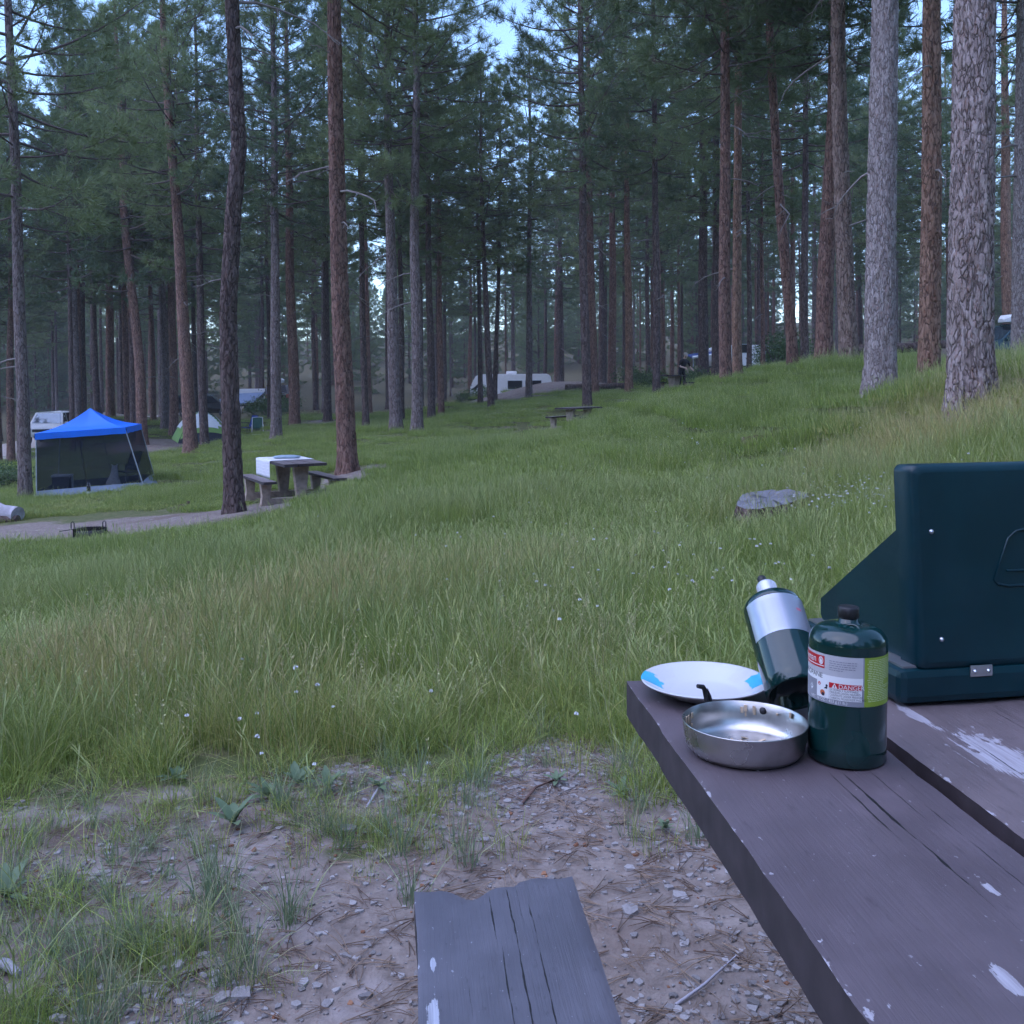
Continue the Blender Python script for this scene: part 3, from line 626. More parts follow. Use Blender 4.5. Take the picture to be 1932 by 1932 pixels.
def sow(name, protos, w, x, y, s0, s1, label, dens, tiltk=.06):
    """instances where dens(x, y) lets them stand; dens also lowers them"""
    k = dens(x, y); ok = RNG.random(len(x)) < k
    for sx, sy, sr in SOLID: ok &= np.hypot(x - sx, y - sy) > sr
    x, y, k = x[ok], y[ok], k[ok]; n = len(x); dr = dryness(x, y); h = RNG.uniform(s0, s1, n) * (.55 + .6 * sstep(-.6, .8, wob(x + 3, y, .55) + .3 * wob(x, y + 5, 1.7))) * (.45 + .55 * k)
    idx = RNG.choice(len(protos), n, p=np.array(w) / sum(w))
    e = .15; sx_ = (gz(x + e, y) - gz(x - e, y)) / (2 * e); sy_ = (gz(x, y + e) - gz(x, y - e)) / (2 * e)
    sc = np.stack([RNG.uniform(.95, 1.1, n)] * 2 + [h], -1)
    # lean with the slope: rotation about world axes, spin kept in the piece itself
    return scatter(name, protos, np.stack([x, y, gz(x, y)], -1), RNG.choice([0, PI / 2, PI, -PI / 2], n) + RNG.normal(size=n) * .25 if tiltk == 0 else RNG.uniform(0, 6.28, n), sc, idx, None if tiltk == 0 else RNG.normal(size=(n, 2)) * tiltk, {'dry': dr}, label, 'grass')
def cover(x, y):
    m = np.maximum(dirt(x, y), roadm(x, y)); k = 1 - np.clip(m * 1.2, 0, 1)
    low = lowz(x, y); far = np.hypot(x, y) > 11
    if far.any():
        lw = bandm([b_ * (1, 1, 2.3) for b_ in BANDS[:1]], x[far], y[far], .3); k[far] = k[far] * (1 - .68 * lw)
    return k * (1 - .45 * low)
def bake_patch(seed, size, n, protos, w, s0, s1, slots):
    """one square piece of turf: many tufts in one mesh"""
    g = np.random.default_rng(seed); VV, FF, MM = [], [], []; o = 0
    for k in range(n):
        m = protos[g.choice(len(protos), p=np.array(w) / sum(w))]; V = np.empty(len(m.vertices) * 3, np.float32); m.vertices.foreach_get('co', V); V = V.reshape(-1, 3)
        F = np.empty(len(m.loops), np.int32); m.loops.foreach_get('vertex_index', F); mi = np.empty(len(m.polygons), np.int32); m.polygons.foreach_get('material_index', mi)
        a = g.uniform(0, 6.28); s = g.uniform(s0, s1); c, d = math.cos(a), math.sin(a); x, y = g.uniform(-.5, .5, 2) * size
        V = np.stack([(V[:, 0] * c - V[:, 1] * d) + x, (V[:, 0] * d + V[:, 1] * c) + y, V[:, 2] * s], -1); VV.append(V); FF.append(F.reshape(-1, 4) + o); MM.append(mi); o += len(V)
    return np_mesh('turf_piece', np.concatenate(VV), np.concatenate(FF), slots, np.concatenate(MM))
def grid_pts(a0, a1, d0, d1, step):
    R_ = d1; xs = np.arange(-R_, R_, step); X, Y = np.meshgrid(xs, np.arange(0, R_, step)); X = X.ravel() + RNG.uniform(-.3, .3, X.size) * step; Y = Y.ravel() + RNG.uniform(-.3, .3, Y.size) * step
    r = np.hypot(X, Y); a = np.degrees(np.arctan2(X, Y)); ok = (r > d0) & (r < d1) & (a > a0) & (a < a1); return X[ok], Y[ok]
def sow_all():
    sl = [M_grass, M_seed]
    PA = [bake_patch(50 + k, .5, 44, TUFTS[:8], [3, 3, 2.2, 2, 2.6, 1.2, 2.6, 1.0], .7, 1.15, sl) for k in range(6)]
    PB = [bake_patch(70 + k, 1.0, 46, FAR, [2, 1.4, 2], .7, 1.2, sl) for k in range(4)]
    PC = [bake_patch(80 + k, 2.2, 80, FAR, [2, 1.0, 2.4], .8, 1.3, sl) for k in range(3)]
    full = lambda x, y: np.where(cover(x, y) > .93, 1.0, 0.0)
    part = lambda x, y: np.where(cover(x, y) > .93, 0.0, cover(x, y) ** 1.4)
    x, y = grid_pts(-44, 50, 2.2, 12.5, .40); sow('meadow_grass', PA, [1] * 6, x, y, .8, 1.1, 'long green and straw coloured grass across the near meadow', full, 0)
    x, y = pts_in(-48, 54, 1.0, 12.5, 26000); ok = cover(x, y) < .93; x, y = x[ok], y[ok]
    sow('border_grass', TUFTS[:8], [2, 2, 1.6, 1.6, 3, 1.2, 3, 1.6], x, y, .7, 1.05, 'shorter grass thinning out around the bare soil', part, .10)
    bare = lambda x, y: np.where(np.maximum(dirt(x, y), roadm(x, y)) > .3, 0.0, cover(x, y))
    x, y = grid_pts(-40, 44, 12, 26, .80); sow('middle_grass', PB, [1] * 4, x, y, .75, 1.05, 'green grass on the slope before the pines', bare, 0)
    x, y = grid_pts(-37, 40, 25, 66, 1.75); sow('far_grass', PC, [1] * 3, x, y, .55, .85, 'green grass under the pines around the far campsites', bare, 0)
    # coarse grey green tufts on the bare ground to the left
    P_ = [hit(u, v) for u, v in [(360, 1640), (380, 1700), (395, 1790), (330, 1690), (190, 1800), (230, 1840), (150, 1760), (280, 1850), (120, 1850), (60, 1700), (90, 1640), (200, 1640), (260, 1600), (30, 1780), (320, 1900), (180, 1900), (60, 1880), (150, 1560), (60, 1560), (250, 1740), (640, 1500), (560, 1520), (680, 1480), (780, 1480)]]
    X = []; Y = []
    for p in P_:
        k = 3; X += list(p.x + RNG.normal(size=k) * .07); Y += list(p.y + RNG.normal(size=k) * .07)
    X, Y = np.array(X), np.array(Y); n = len(X)
    scatter('coarse_grass', TUFTS[8:10], np.stack([X, Y, gz(X, Y)], -1), RNG.uniform(0, 6.28, n), RNG.uniform(.3, .62, n), RNG.integers(0, 2, n), RNG.normal(size=(n, 2)) * .12, {'dry': RNG.uniform(-.1, .35, n)}, 'grey green coarse grass tufts on the bare ground at the left', 'grass')
    # short sprigs spilling on to the dirt
    x, y = pts_in(-42, 44, 1.2, 4.5, 2600); e = pol_mask(DIRT[0], x, y); ok = (e > -.1) & (e < .38) & (RNG.random(len(x)) < np.exp(-np.clip(e, 0, 1) * 7)); x, y = x[ok], y[ok]; n = len(x)
    scatter('edge_sprigs', [TUFTS[4], TUFTS[6], TUFTS[8]], np.stack([x, y, gz(x, y)], -1), RNG.uniform(0, 6.28, n), RNG.uniform(.3, .8, n), RNG.integers(0, 3, n), None, {'dry': RNG.uniform(0, .6, n)}, 'short sparse grass sprigs along the edge of the bare soil', 'grass')

# pale seed stalks standing above the blades
def stalk_mesh(seed):
    g = random.Random(seed); b = MB(); h = g.uniform(.30, .46); a = g.uniform(0, 6.28); l = g.uniform(.03, .14); d = Vector((math.cos(a), math.sin(a), 0)); P_ = [d * l * s ** 2 + Vector((0, 0, h * s * (1 - .06 * s))) for s in (0, .5, .8, 1.0)]
    b.tube(P_, [.0010, .0009, .0007, .0004], 3, 0, False)
    for k in range(g.randint(9, 16)):
        s = g.uniform(.76, 1.02); c = d * l * s ** 2 + Vector((0, 0, h * s * (1 - .06 * s))); e = (Vector((g.gauss(0, 1), g.gauss(0, 1), g.uniform(.2, 1.4)))).normalized(); q = c + e * g.uniform(.004, .013) * (1.9 - 1.2 * s); o = e.orthogonal().normalized() * .0016; f = e * .0055
        b.add([q - f, q + o, q + f, q - o], [(0, 1, 2, 3)])
    return b.mesh('stalk', M_straw)
def sow_stalks():
    x, y = pts_in(-40, 44, 2.2, 14, 30000); k = np.clip(dryness(x, y) * 1.1 + .10 + .15 * wob(x, y, 1.3), .02, .8) * np.where(cover(x, y) > .6, 1.0, .15); ok = RNG.random(len(x)) < k * .85; x, y = x[ok], y[ok]; n = len(x)
    scatter('seed_stalks', [stalk_mesh(k) for k in range(10)], np.stack([x, y, gz(x, y)], -1), RNG.uniform(0, 6.28, n), RNG.uniform(.6, 1.1, n), RNG.integers(0, 10, n), RNG.normal(size=(n, 2)) * .16, {'dry': dryness(x, y)}, 'thin straw coloured seed stalks standing above the meadow grass', 'grass')

# white clover heads
def clover_mesh(seed):
    g = random.Random(seed); b = MB(); h = g.uniform(.2, .32); x = g.gauss(0, .03); y = g.gauss(0, .03)
    b.tube([(0, 0, 0), (x * .4, y * .4, h * .6), (x, y, h)], .0014, 3, 1, False)
    for k in range(14):
        th = g.uniform(0, 2 * PI); ph = math.acos(g.uniform(-.3, 1)); d = Vector((math.sin(ph) * math.cos(th), math.sin(ph) * math.sin(th), math.cos(ph))); c = Vector((x, y, h)); o = d.orthogonal() * .0035
        b.add([c + d * .003 - o, c + d * .003 + o, c + d * .012 + o * .8 , c + d * .012 - o * .8], [(0, 1, 2, 3)])
    return b.mesh('clover', [M_white, M_grass])
def sow_clover():
    X, Y = [], []
    for u, v, s, n in [(1640, 965, .45, 170), (1600, 985, .3, 60), (1560, 935, .5, 22), (1480, 880, .8, 16), (1350, 850, 1.0, 16), (1240, 868, 1.2, 14), (1700, 800, 1.0, 16), (1820, 790, 1.0, 14), (1000, 1060, 1.0, 16), (900, 1150, .9, 18), (1180, 1150, .7, 20), (1300, 1130, .5, 18), (1100, 1020, 1.2, 16), (600, 1120, 1.0, 12), (640, 1440, .4, 14), (500, 1060, 1.5, 10), (1400, 1090, .5, 16)]:
        p = hit(u, v); X += list(p.x + RNG.normal(size=n) * s * .6); Y += list(p.y + RNG.normal(size=n) * s)
    X, Y = np.array(X), np.array(Y); n = len(X)
    scatter('clover_flowers', [clover_mesh(k) for k in range(4)], np.stack([X, Y, gz(X, Y)], -1), RNG.uniform(0, 6.28, n), RNG.uniform(.5, .85, n), RNG.integers(0, 4, n), None, None, 'small white clover heads among the grass', 'flowers')

# ---------------------------------------------------------------- stones, chips and fallen needles on the bare soil
def stone_mesh(seed, flat=.35):
    g = random.Random(seed); n = g.choice((5, 6, 7)); a = sorted(g.uniform(0, 2 * PI) + k * 0 for k in range(n)); a = [2 * PI * k / n + g.uniform(-.3, .3) for k in range(n)]
    top = [(math.cos(t_) * g.uniform(.6, 1.1), math.sin(t_) * g.uniform(.45, .9)) for t_ in a]; b = MB()
    v0 = [Vector((x * 1.08, y * 1.08, -.3)) for x, y in top]; v1 = [Vector((x, y, flat * g.uniform(.6, 1.1))) for x, y in top]
    c = Vector((g.gauss(0, .1), g.gauss(0, .1), flat * 1.05))
    b.add(v0 + v1 + [c], [(i, (i + 1) % n, n + (i + 1) % n, n + i) for i in range(n)] + [(n + i, n + (i + 1) % n, 2 * n) for i in range(n)]); return b
def stone_mat(name, c0, c1):
    t = NT(name); r = t.n('ShaderNodeObjectInfo').outputs['Random']; f = t.noise(t.coords('Object'), 3, 4)
    col = t.ramp(t.math('ADD', t.math('MULTIPLY', r, .7), t.math('MULTIPLY', f, .4)), [(.2, c0), (.85, c1)]); t.bump(f, .3, .05); return t.fin(col, .85, 0, .25)
M_slate = stone_mat('slate_chips', (.15, .135, .13), (.34, .315, .31)); M_rustchip = stone_mat('bark_chips', (.16, .07, .04), (.30, .15, .085)); M_litter = stone_mat('fallen_needles', (.10, .065, .05), (.30, .22, .16))
def litter_mesh(seed):
    g = random.Random(seed); b = MB(); l = g.uniform(.05, .09); c = g.uniform(-.3, .3)
    for s in (-.15, .12):
        b.tube([(0, 0, .002), (l * .5, c * l * .3 + s * l * .5, .004), (l, c * l + s * l, .002)], [.0010, .0009, .0004], 3, 0, False)
    return b.mesh('needle', M_litter)
def strew():
    x, y = pts_in(-48, 60, .75, 4.2, 90000); k = dirt(x, y); ok = k > .35 ; x, y = x[ok], y[ok]; cl = sstep(-.2, .9, wob(x * 1.4, y * 1.4, 1.0) + .4 * wob(x, y, 4)); ok = RNG.random(len(x)) < .16 + .6 * cl; x, y = x[ok][:24000], y[ok][:24000]; n = len(x)
    s = .003 + .012 * RNG.random(n) ** 3.1
    scatter('gravel', [stone_mesh(k).mesh('chip', M_slate) for k in range(8)], np.stack([x, y, gz(x, y) + .001], -1), RNG.uniform(0, 6.28, n), s, RNG.integers(0, 8, n), RNG.normal(size=(n, 2)) * .12, None, 'loose grey slate chips strewn over the bare soil', 'gravel')
    x, y = pts_in(-48, 60, .75, 4.6, 11000); ok = (dirt(x, y) > .25) | ((lowz(x, y) > .3) & (RNG.random(len(x)) < .9)); x, y = x[ok], y[ok]; n = len(x)
    scatter('fallen_needles', [litter_mesh(k) for k in range(8)], np.stack([x, y, gz(x, y) + .003], -1), RNG.uniform(0, 6.28, n), RNG.uniform(.6, 1.4, n), RNG.integers(0, 8, n), RNG.normal(size=(n, 2)) * .08, None, 'brown pine needles and straw fallen on the soil', 'needles')
    x, y = pts_in(-48, 60, .75, 4.2, 1300); ok = dirt(x, y) > .4; x, y = x[ok], y[ok]; n = len(x)
    scatter('bark_chips', [stone_mesh(k + 40, .2).mesh('chip', M_rustchip) for k in range(5)], np.stack([x, y, gz(x, y) + .001], -1), RNG.uniform(0, 6.28, n), .004 + .009 * RNG.random(n) ** 2, RNG.integers(0, 5, n), RNG.normal(size=(n, 2)) * .25, None, 'small rust coloured bark chips on the soil', 'bark')
    L = ['pale squared stone at the upper edge of the bare soil', 'angular grey slate left of the table edge, larger of the two', 'flat grey slate just above and right of the larger slate', 'smooth bluish stone at the lower left beside the grass', 'flat brownish stone touching the bluish stone at lower left', 'small grey stone half way between the bench and the table edge',
         'small dull stone on the soil left of the bench', 'small pale stone beside the larger slate', 'grey slate chip just past the corner of the bench', 'pale stone half sunk in the grass at the lower left']
    for k, (u, v, s) in enumerate([(657, 1578, .034), (1191, 1730, .028), (1283, 1716, .026), (455, 1886, .028), (418, 1896, .026), (1187, 1657, .019), (690, 1882, .017), (1196, 1768, .013), (1262, 1690, .016), (440, 1868, .016)]):
        p = hit(u, v); tag(stone_mesh(k + 80, .5 if k in (0, 3) else .3).build('stone', M_slate, None, (p.x, p.y, p.z + .002), (0, 0, k * 1.1)), L[k], 'stone').scale = (s, s, s)
# ---------------------------------------------------------------- materials of made things
M_white = plain('white_paint', (.74, .74, .76), .45, var=.05)
M_black = plain('black_plastic', (.012, .012, .014), .45)
M_rubber = plain('tyre_rubber', (.02, .02, .02), .9)
M_glass = plain('dark_glass', (.008, .01, .014), .15, spec=.25)
M_skyglass = plain('windscreen', (.10, .13, .16), .04, metal=.75, spec=1)
M_steel = plain('bright_metal', (.6, .62, .65), .32, metal=1)
M_iron = plain('dark_iron', (.03, .03, .034), .6, metal=.3)
M_concrete = plain('rough_concrete', (.33, .255, .21), .95, var=.25, scale=14)

def painted_wood(name, base, worn, chip, edge_y=None, cracks=(), chipk=.60, grain=1.0, patches=()):
    """old paint on a plank lying along local X: grain, cracks that follow it, and flakes down to pale wood"""
    t = NT(name); o = t.coords('Object'); s = t.sep(o)
    g1 = t.noise(t.coords('Object', (2.2, 34, 8)), 1.6, 5, .6, .4); g2 = t.noise(o, 7, 5, .6); g3 = t.noise(t.coords('Object', (26, 48, 26)), 1.6, 4, .6); g4 = t.noise(o, 2.2, 3, .5); gf = t.noise(t.coords('Object', (5, 160, 40)), 1.4, 4, .65)
    col = t.mix(t.step(g2, .35, .7), base, tuple(x * 1.3 for x in base)); col = t.mix(t.math('MULTIPLY', t.step(g1, .5, .72), .4 * grain), col, worn); col = t.mix(t.math('MULTIPLY', t.step(g4, .5, .75), .4), col, tuple(x * .68 for x in base))
    col = t.mix(t.math('MULTIPLY', t.step(gf, .54, .70), .12), col, tuple(x * .5 for x in worn))
    smudge = t.noise(t.coords('Object', (3, 9, 3)), 2.3, 4, .6); col = t.mix(t.math('MULTIPLY', t.step(smudge, .55, .75), .22), col, tuple(min(1, x * 2.2) for x in base))
    hs = t.math('MULTIPLY', gf, .6); ck = None
    wv = t.math('MULTIPLY', t.math('SUBTRACT', t.noise(t.coords('Object', (1, .4, .05)), 3.1, 4, .7), .5), .016); wi = t.noise(t.coords('Object', (1, .3, .02)), 13, 3, .7)
    for (y0, x0, x1, w) in cracks:
        d = t.math('ABSOLUTE', t.math('SUBTRACT', t.math('ADD', s[1], wv), y0)); ww = t.math('MULTIPLY', t.step(wi, .30, .72), w * 1.3)
        e = t.math('MULTIPLY', t.step(s[0], x0, x0 + .05), t.step(s[0], x1, x1 - .15)); m = t.math('LESS_THAN', d, t.math('MULTIPLY', ww, e))
        ck = m if ck is None else t.math('MAXIMUM', ck, m)
    k = t.math('ADD', g3, t.math('MULTIPLY', t.math('SUBTRACT', t.noise(o, 3.3, 2), .5), .30))
    if edge_y is not None:
        near = t.step(t.math('ABSOLUTE', t.math('SUBTRACT', s[1], edge_y)), .012, .0); k = t.math('ADD', k, t.math('MULTIPLY', near, .105))
    for (px, py, rx, ry) in patches:
        dx = t.math('DIVIDE', t.math('SUBTRACT', s[0], px), rx); dy = t.math('DIVIDE', t.math('SUBTRACT', s[1], py), ry); rr = t.math('SQRT', t.math('ADD', t.math('MULTIPLY', dx, dx), t.math('MULTIPLY', dy, dy)))
        k = t.math('ADD', k, t.math('MULTIPLY', t.step(t.math('ADD', rr, t.math('MULTIPLY', t.math('SUBTRACT', gf, .5), 1.6)), 1.2, .35), .38))
    fl = t.step(k, chipk + .09, chipk + .125); col = t.mix(t.math('MULTIPLY', fl, t.math('ADD', .55, t.math('MULTIPLY', t.step(gf, .35, .65), .45))), col, chip)
    sc_ = t.noise(t.coords('Object', (9, 30, 9)), 2.6, 5, .72); col = t.mix(t.math('MULTIPLY', t.step(sc_, .60, .70), .5), col, tuple(x * .42 for x in base)); col = t.mix(t.math('MULTIPLY', t.step(t.noise(t.coords('Object', (34, 60, 34)), 2.2, 3, .6), .69, .73), .5), col, chip)
    h = t.math('SUBTRACT', hs, t.math('MULTIPLY', fl, .5))
    if ck is not None: col = t.mix(ck, col, (.012, .01, .01)); h = t.math('SUBTRACT', h, t.math('MULTIPLY', ck, 2.5))
    t.bump(t.math('ADD', t.math('MULTIPLY', h, .7), t.math('MULTIPLY', g3, .2)), .38, .005)
    return t.fin(col, t.math('ADD', .30, t.math('MULTIPLY', g2, .28)), 0, .5)
C_TOP = (.092, .072, .080); C_BEN = (.088, .087, .104)
_c = onz(1183, 1283, .76); _n = onz(1645, 1932, .76); _a = math.atan2(_n.y - _c.y, _n.x - _c.x)
def tl(u, v):
    """table coordinates of a picture point on the table top"""
    q = Matrix.Rotation(-_a, 3, 'Z') @ (onz(u, v, .76) - _c); return q.x, q.y
def crk(u0, v0, u1, v1, w, off=0.0): a, b = tl(u0, v0), tl(u1, v1); return ((a[1] + b[1]) / 2 - off, a[0], b[0], w)
PB_ = tl(1888, 1425)
M_plankA = painted_wood('table_paint_outer', C_TOP, (.10, .078, .076), (.38, .36, .39), .0, [crk(1560, 1450, 1760, 1640, .0012), crk(1610, 1450, 1930, 1800, .0018), crk(1630, 1445, 1800, 1590, .0008), crk(1480, 1490, 1560, 1560, .0010), (.235, .5, 1.6, .0008)], .60, 1.0, [(*tl(1555, 1820), .03, .007), (*tl(1900, 1850), .03, .010), (*tl(1870, 1680), .02, .006)])
M_plankB = painted_wood('table_paint_middle', (.135, .107, .11), (.085, .068, .068), (.44, .42, .46), .0, [(.10, .3, 2.2, .0010), (.20, .2, 2.2, .0010)], .60, 1.3, [(PB_[0], PB_[1] - .300, .11, .045), (PB_[0] - .16, PB_[1] - .33, .08, .012)])
M_bench = painted_wood('bench_paint', C_BEN, (.08, .077, .085), (.42, .44, .50), .0, [(.112, .02, .19, .0026), (.118, .15, .9, .0012), (.141, .0, .9, .0018), (.156, .0, .15, .0008), (.170, .05, .9, .0012), (.182, .0, .07, .0011), (.068, .24, .36, .0008)], .62, 1.0, [(.33, .020, .07, .011), (.20, .022, .02, .005), (.37, .15, .02, .010)])
M_oldwood = painted_wood('far_table_paint', (.15, .12, .12), (.10, .08, .078), (.5, .48, .46), None, [], .75)
M_endgrain = plain('plank_side_paint', (.045, .034, .038), .75, var=.3, scale=20)

def plank(name, L, w, th, mat, parent, loc, rot, seed, notch=None, nx=90, jag=.0022):
    """a plank along +X (length) and +Y (width), top face at z = 0, with a worn uneven outline"""
    g = np.random.default_rng(seed); xs = np.linspace(0, L, nx); b = MB()
    e0 = np.convolve(g.normal(size=nx + 4), np.ones(5) / 5, 'valid') * jag; e1 = np.convolve(g.normal(size=nx + 4), np.ones(5) / 5, 'valid') * jag
    ny = 13; ys = np.linspace(0, 1, ny); rows = []
    ex = [(-.002 + (notch(y * w) if notch else .003 * math.sin(y * 9 + seed))) for y in ys]
    if notch: ny = 27; ys = np.linspace(0, 1, ny); ex = [notch(y * w) for y in ys]
    for i, x in enumerate(xs):
        for j, y in enumerate(ys):
            xx = x + ex[j] * max(0, 1 - x / .12) if i < 12 else x
            yy = y * w; 
            if j == 0: yy += e0[i]
            if j == ny - 1: yy += e1[i]
            drop = .0025 if j in (0, ny - 1) or i in (0, nx - 1) else 0.0
            rows.append((xx, yy, .0010 * math.sin(xx * 7 + yy * 30 + seed) - drop))
    f = [(i * ny + j, (i + 1) * ny + j, (i + 1) * ny + j + 1, i * ny + j + 1) for i in range(nx - 1) for j in range(ny - 1)]
    b.add(rows, f, 0, True)
    rim = [i * ny for i in range(nx)] + [(nx - 1) * ny + j for j in range(1, ny)] + [i * ny + ny - 1 for i in range(nx - 2, -1, -1)] + [j for j in range(ny - 2, 0, -1)]
    R_ = [Vector(rows[i]) for i in rim]; Q_ = [Vector((p.x, p.y, -th)) for p in R_]; n = len(R_)
    b.add(R_ + Q_, [(i, n + i, n + (i + 1) % n, (i + 1) % n) for i in range(n)], 1); b.add(Q_, [tuple(range(n))], 1)
    bmx = b.mesh(name, [mat, M_endgrain]); bm = bmesh.new(); bm.from_mesh(bmx); bmesh.ops.recalc_face_normals(bm, faces=bm.faces); bm.to_mesh(bmx); bm.free()
    return link(name, bmx, parent, loc, rot)
def concrete_frame(parent, x, y_top, half, y_b0, y_b1, bh, th, z_top=-.05):
    """one end frame: pedestal under the top, foot beam, and an upturned leg under each bench (local coords, ground at z=-.76)"""
    def leg(y, zt, w0, w1):
        b = MB(); b.prism([(y - w1 / 2, zt), (y - w0 / 2, -.62), (y - w0 / 2 - .03, -.80), (y + w0 / 2 + .03, -.80), (y + w0 / 2, -.62), (y + w1 / 2, zt)], -th / 2, th / 2, Matrix(((0, 0, 1, x), (1, 0, 0, 0), (0, 1, 0, 0), (0, 0, 0, 1)))); b.build('leg', M_concrete, parent)
    yc = y_top
    leg(yc, z_top, .17, .30); leg(y_b0, -.76 + bh - .04, .15, .21); leg(y_b1, -.76 + bh - .04, .15, .21)
    MB().box((x, (y_b0 + y_b1) / 2, -.71), (th * .9, abs(y_b1 - y_b0) - .15, .12), bev=.01).build('foot_beam', M_concrete, parent)

# ---------------------------------------------------------------- the near picnic table
corner = onz(1183, 1283, .76); near_pt = onz(1645, 1932, .76); ax = (near_pt - corner); ax.z = 0; ax.normalize()
rz = math.atan2(ax.y, ax.x)                                  # local +X runs along the table towards the camera, local +Y to the right of the picture
table = thing('picnic_table', 'weathered brown painted picnic table and bench in the right foreground, camp stove on top', 'table', (corner.x, corner.y, .76), (0, 0, rz))
flat = lambda y: .004 * math.sin(y * 60)
def bnotch(y): return .0 + .030 * math.exp(-((y - .085) / .032) ** 2) + .004 * math.sin(y * 90) - (.010 if y > .16 else 0) - .006 * sstep(.12, .24, np.array(y)).item()
plank('plank', 2.1, .272, .058, M_plankA, table, (0, 0, 0), (0, 0, 0), 3)
plank('plank', 2.1, .285, .058, M_plankB, table, (-.01, .300, -.002), (0, 0, 0), 4)
plank('plank', 2.1, .285, .058, M_plankB, table, (.006, .612, 0), (0, 0, 0), 5)
bl = onz(784, 1680, .45); L2 = table.matrix_basis.inverted() @ bl
tag(plank('bench_plank', 1.9, .252, .05, M_bench, table, (L2.x, L2.y, -.31), (0, 0, .012), 8, bnotch, jag=.0016), 'blue grey painted bench plank with long cracks and a broken end')
plank('bench_plank', 1.9, .252, .05, M_bench, table, (L2.x, 1.06, -.31), (0, 0, 0), 9)
for x in (.42, 1.62): concrete_frame(table, x, .45, .3, L2.y + .126, 1.186, .45, .13, -.058)

# ---------------------------------------------------------------- picnic tables at the other sites
def far_table(label, loc, rz_, s=1.0):
    r = thing('picnic_table', label, 'table', (loc.x, loc.y, loc.z + .76), (0, 0, rz_))
    for k in range(3): plank('plank', 2.0, .26, .055, M_oldwood, r, (-1.0, -.41 + k * .275, 0), (0, 0, 0), 20 + k, nx=24)
    for y in (-.79, .54): plank('bench_plank', 1.95, .25, .05, M_oldwood, r, (-.975, y, -.31), (0, 0, 0), 30, nx=24)
    for x in (-.62, .62):
        concrete_frame(r, x, 0, .3, -.665, .665, .45, .14, -.055)
    return r
t2 = G(548, 19.3); RT2 = math.radians(-62)
T2 = far_table('picnic table with concrete legs and a white cloth, between two pines', t2, RT2); SOLID.append((t2.x, t2.y, 1.0))
far_table('dark picnic table sunk in the grass at the foot of the paired pines', G(1092, 34.5), math.radians(58))
far_table('small dark picnic table beside the person near the camper', G(1272, 44), math.radians(70))
# cloth and bag on the second table
t = NT('printed_cloth'); o = t.coords('Object', (1, 1, 1)); v1 = t.voro(t.coords('Object', (16, 16, 16)), 1.0, 'F1', .25); n_ = t.noise(o, 40, 3)
pat = t.math('MULTIPLY', t.step(t.math('ABSOLUTE', t.math('SUBTRACT', v1.outputs['Distance'], .34)), .10, .04), .55)
M_cloth = t.fin(t.mix(pat, (.74, .74, .78), (.36, .36, .46)), .85, 0, .15)
b = MB(); cl = []                                             # drapes over the left end and the front edge of the far table
nx_, ny_ = 22, 26
for i in range(nx_):
    for j in range(ny_):
        x = -1.012 + 1.05 * i / (nx_ - 1); s_ = -.41 - .36 + 1.21 * j / (ny_ - 1)
        if s_ < -.425: y, z = -.432 - .010 * math.sin(x * 11), .008 + (s_ + .425)
        else: y, z = s_, .010 + .002 * math.sin(x * 14 + s_ * 9)
        cl.append((x, y, z))
b.add(cl, [(i * ny_ + j, (i + 1) * ny_ + j, (i + 1) * ny_ + j + 1, i * ny_ + j + 1) for i in range(nx_ - 1) for j in range(ny_ - 1)], 0, True)
c_ = tag(b.build('tablecloth', M_cloth, None, (t2.x, t2.y, t2.z + .76), (0, 0, RT2)), 'white patterned cloth hanging over the side of the picnic table between pines', 'tablecloth')
sm = c_.modifiers.new('thick', 'SOLIDIFY'); sm.thickness = .003
b = MB(); b.lathe([(0, .0), (.20, 0), (.235, .02), (.22, .045), (.12, .06), (0, .065)], 28, Matrix.Diagonal((1.15, .62, 1, 1)))
p = Matrix.Rotation(RT2, 4, 'Z') @ Vector((-.40, .02, 0))
tag(b.build('bag', plain('blue_grey_cloth', (.28, .36, .44), .8), None, (t2.x + p.x, t2.y + p.y, t2.z + .775), (0, 0, RT2 + 1.2)), 'flat blue grey bundle lying on the white tablecloth', 'bag')

# ---------------------------------------------------------------- camp stove
t = NT('stove_enamel'); f = t.noise(t.coords('Object'), 160, 3); t.bump(f, .12, .001); M_stove = t.fin(t.mix(t.step(t.noise(t.coords('Object'), 9, 3), .4, .7), (.001, .022, .030), (.002, .028, .037)), t.math('ADD', .30, t.math('MULTIPLY', t.step(t.noise(t.coords('Object', (1, 1, 3)), 7, 5, .7), .4, .75), .25)), 0, .34)
M_stovein = plain('stove_inside', (.30, .31, .33), .35, metal=.8)
A_ = onz(1698, 1336, .76); B_ = onz(1932, 1321, .76); e = (B_ - A_).normalized(); rs = math.atan2(e.y, e.x)
stove = thing('camp_stove', 'dark green two burner camp stove with its lid raised on the picnic table', 'stove', (A_.x, A_.y, .762), (0, 0, rs))
SW, SD = .56, .33
b = MB(); b.box((SW / 2, SD / 2, .027), (SW, SD, .052), bev=.012); b.build('tray', M_stove, stove)
MB().box((SW / 2, SD / 2, .0545), (SW - .02, SD - .02, .003)).build('burner_plate', M_stovein, stove)
for cx in (.15, .41):
    b = MB(); b.lathe([(.012, .056), (.045, .056), (.048, .066), (.035, .076), (.012, .078)], 24, Matrix.Translation((cx, SD / 2, 0))); b.build('burner', M_steel, stove)
LA = math.radians(4)
SWT = SW; SW = .53; lid = MB()                                 # a shallow pan with rounded corners, standing on its hinge
LH, LT = .305, .045
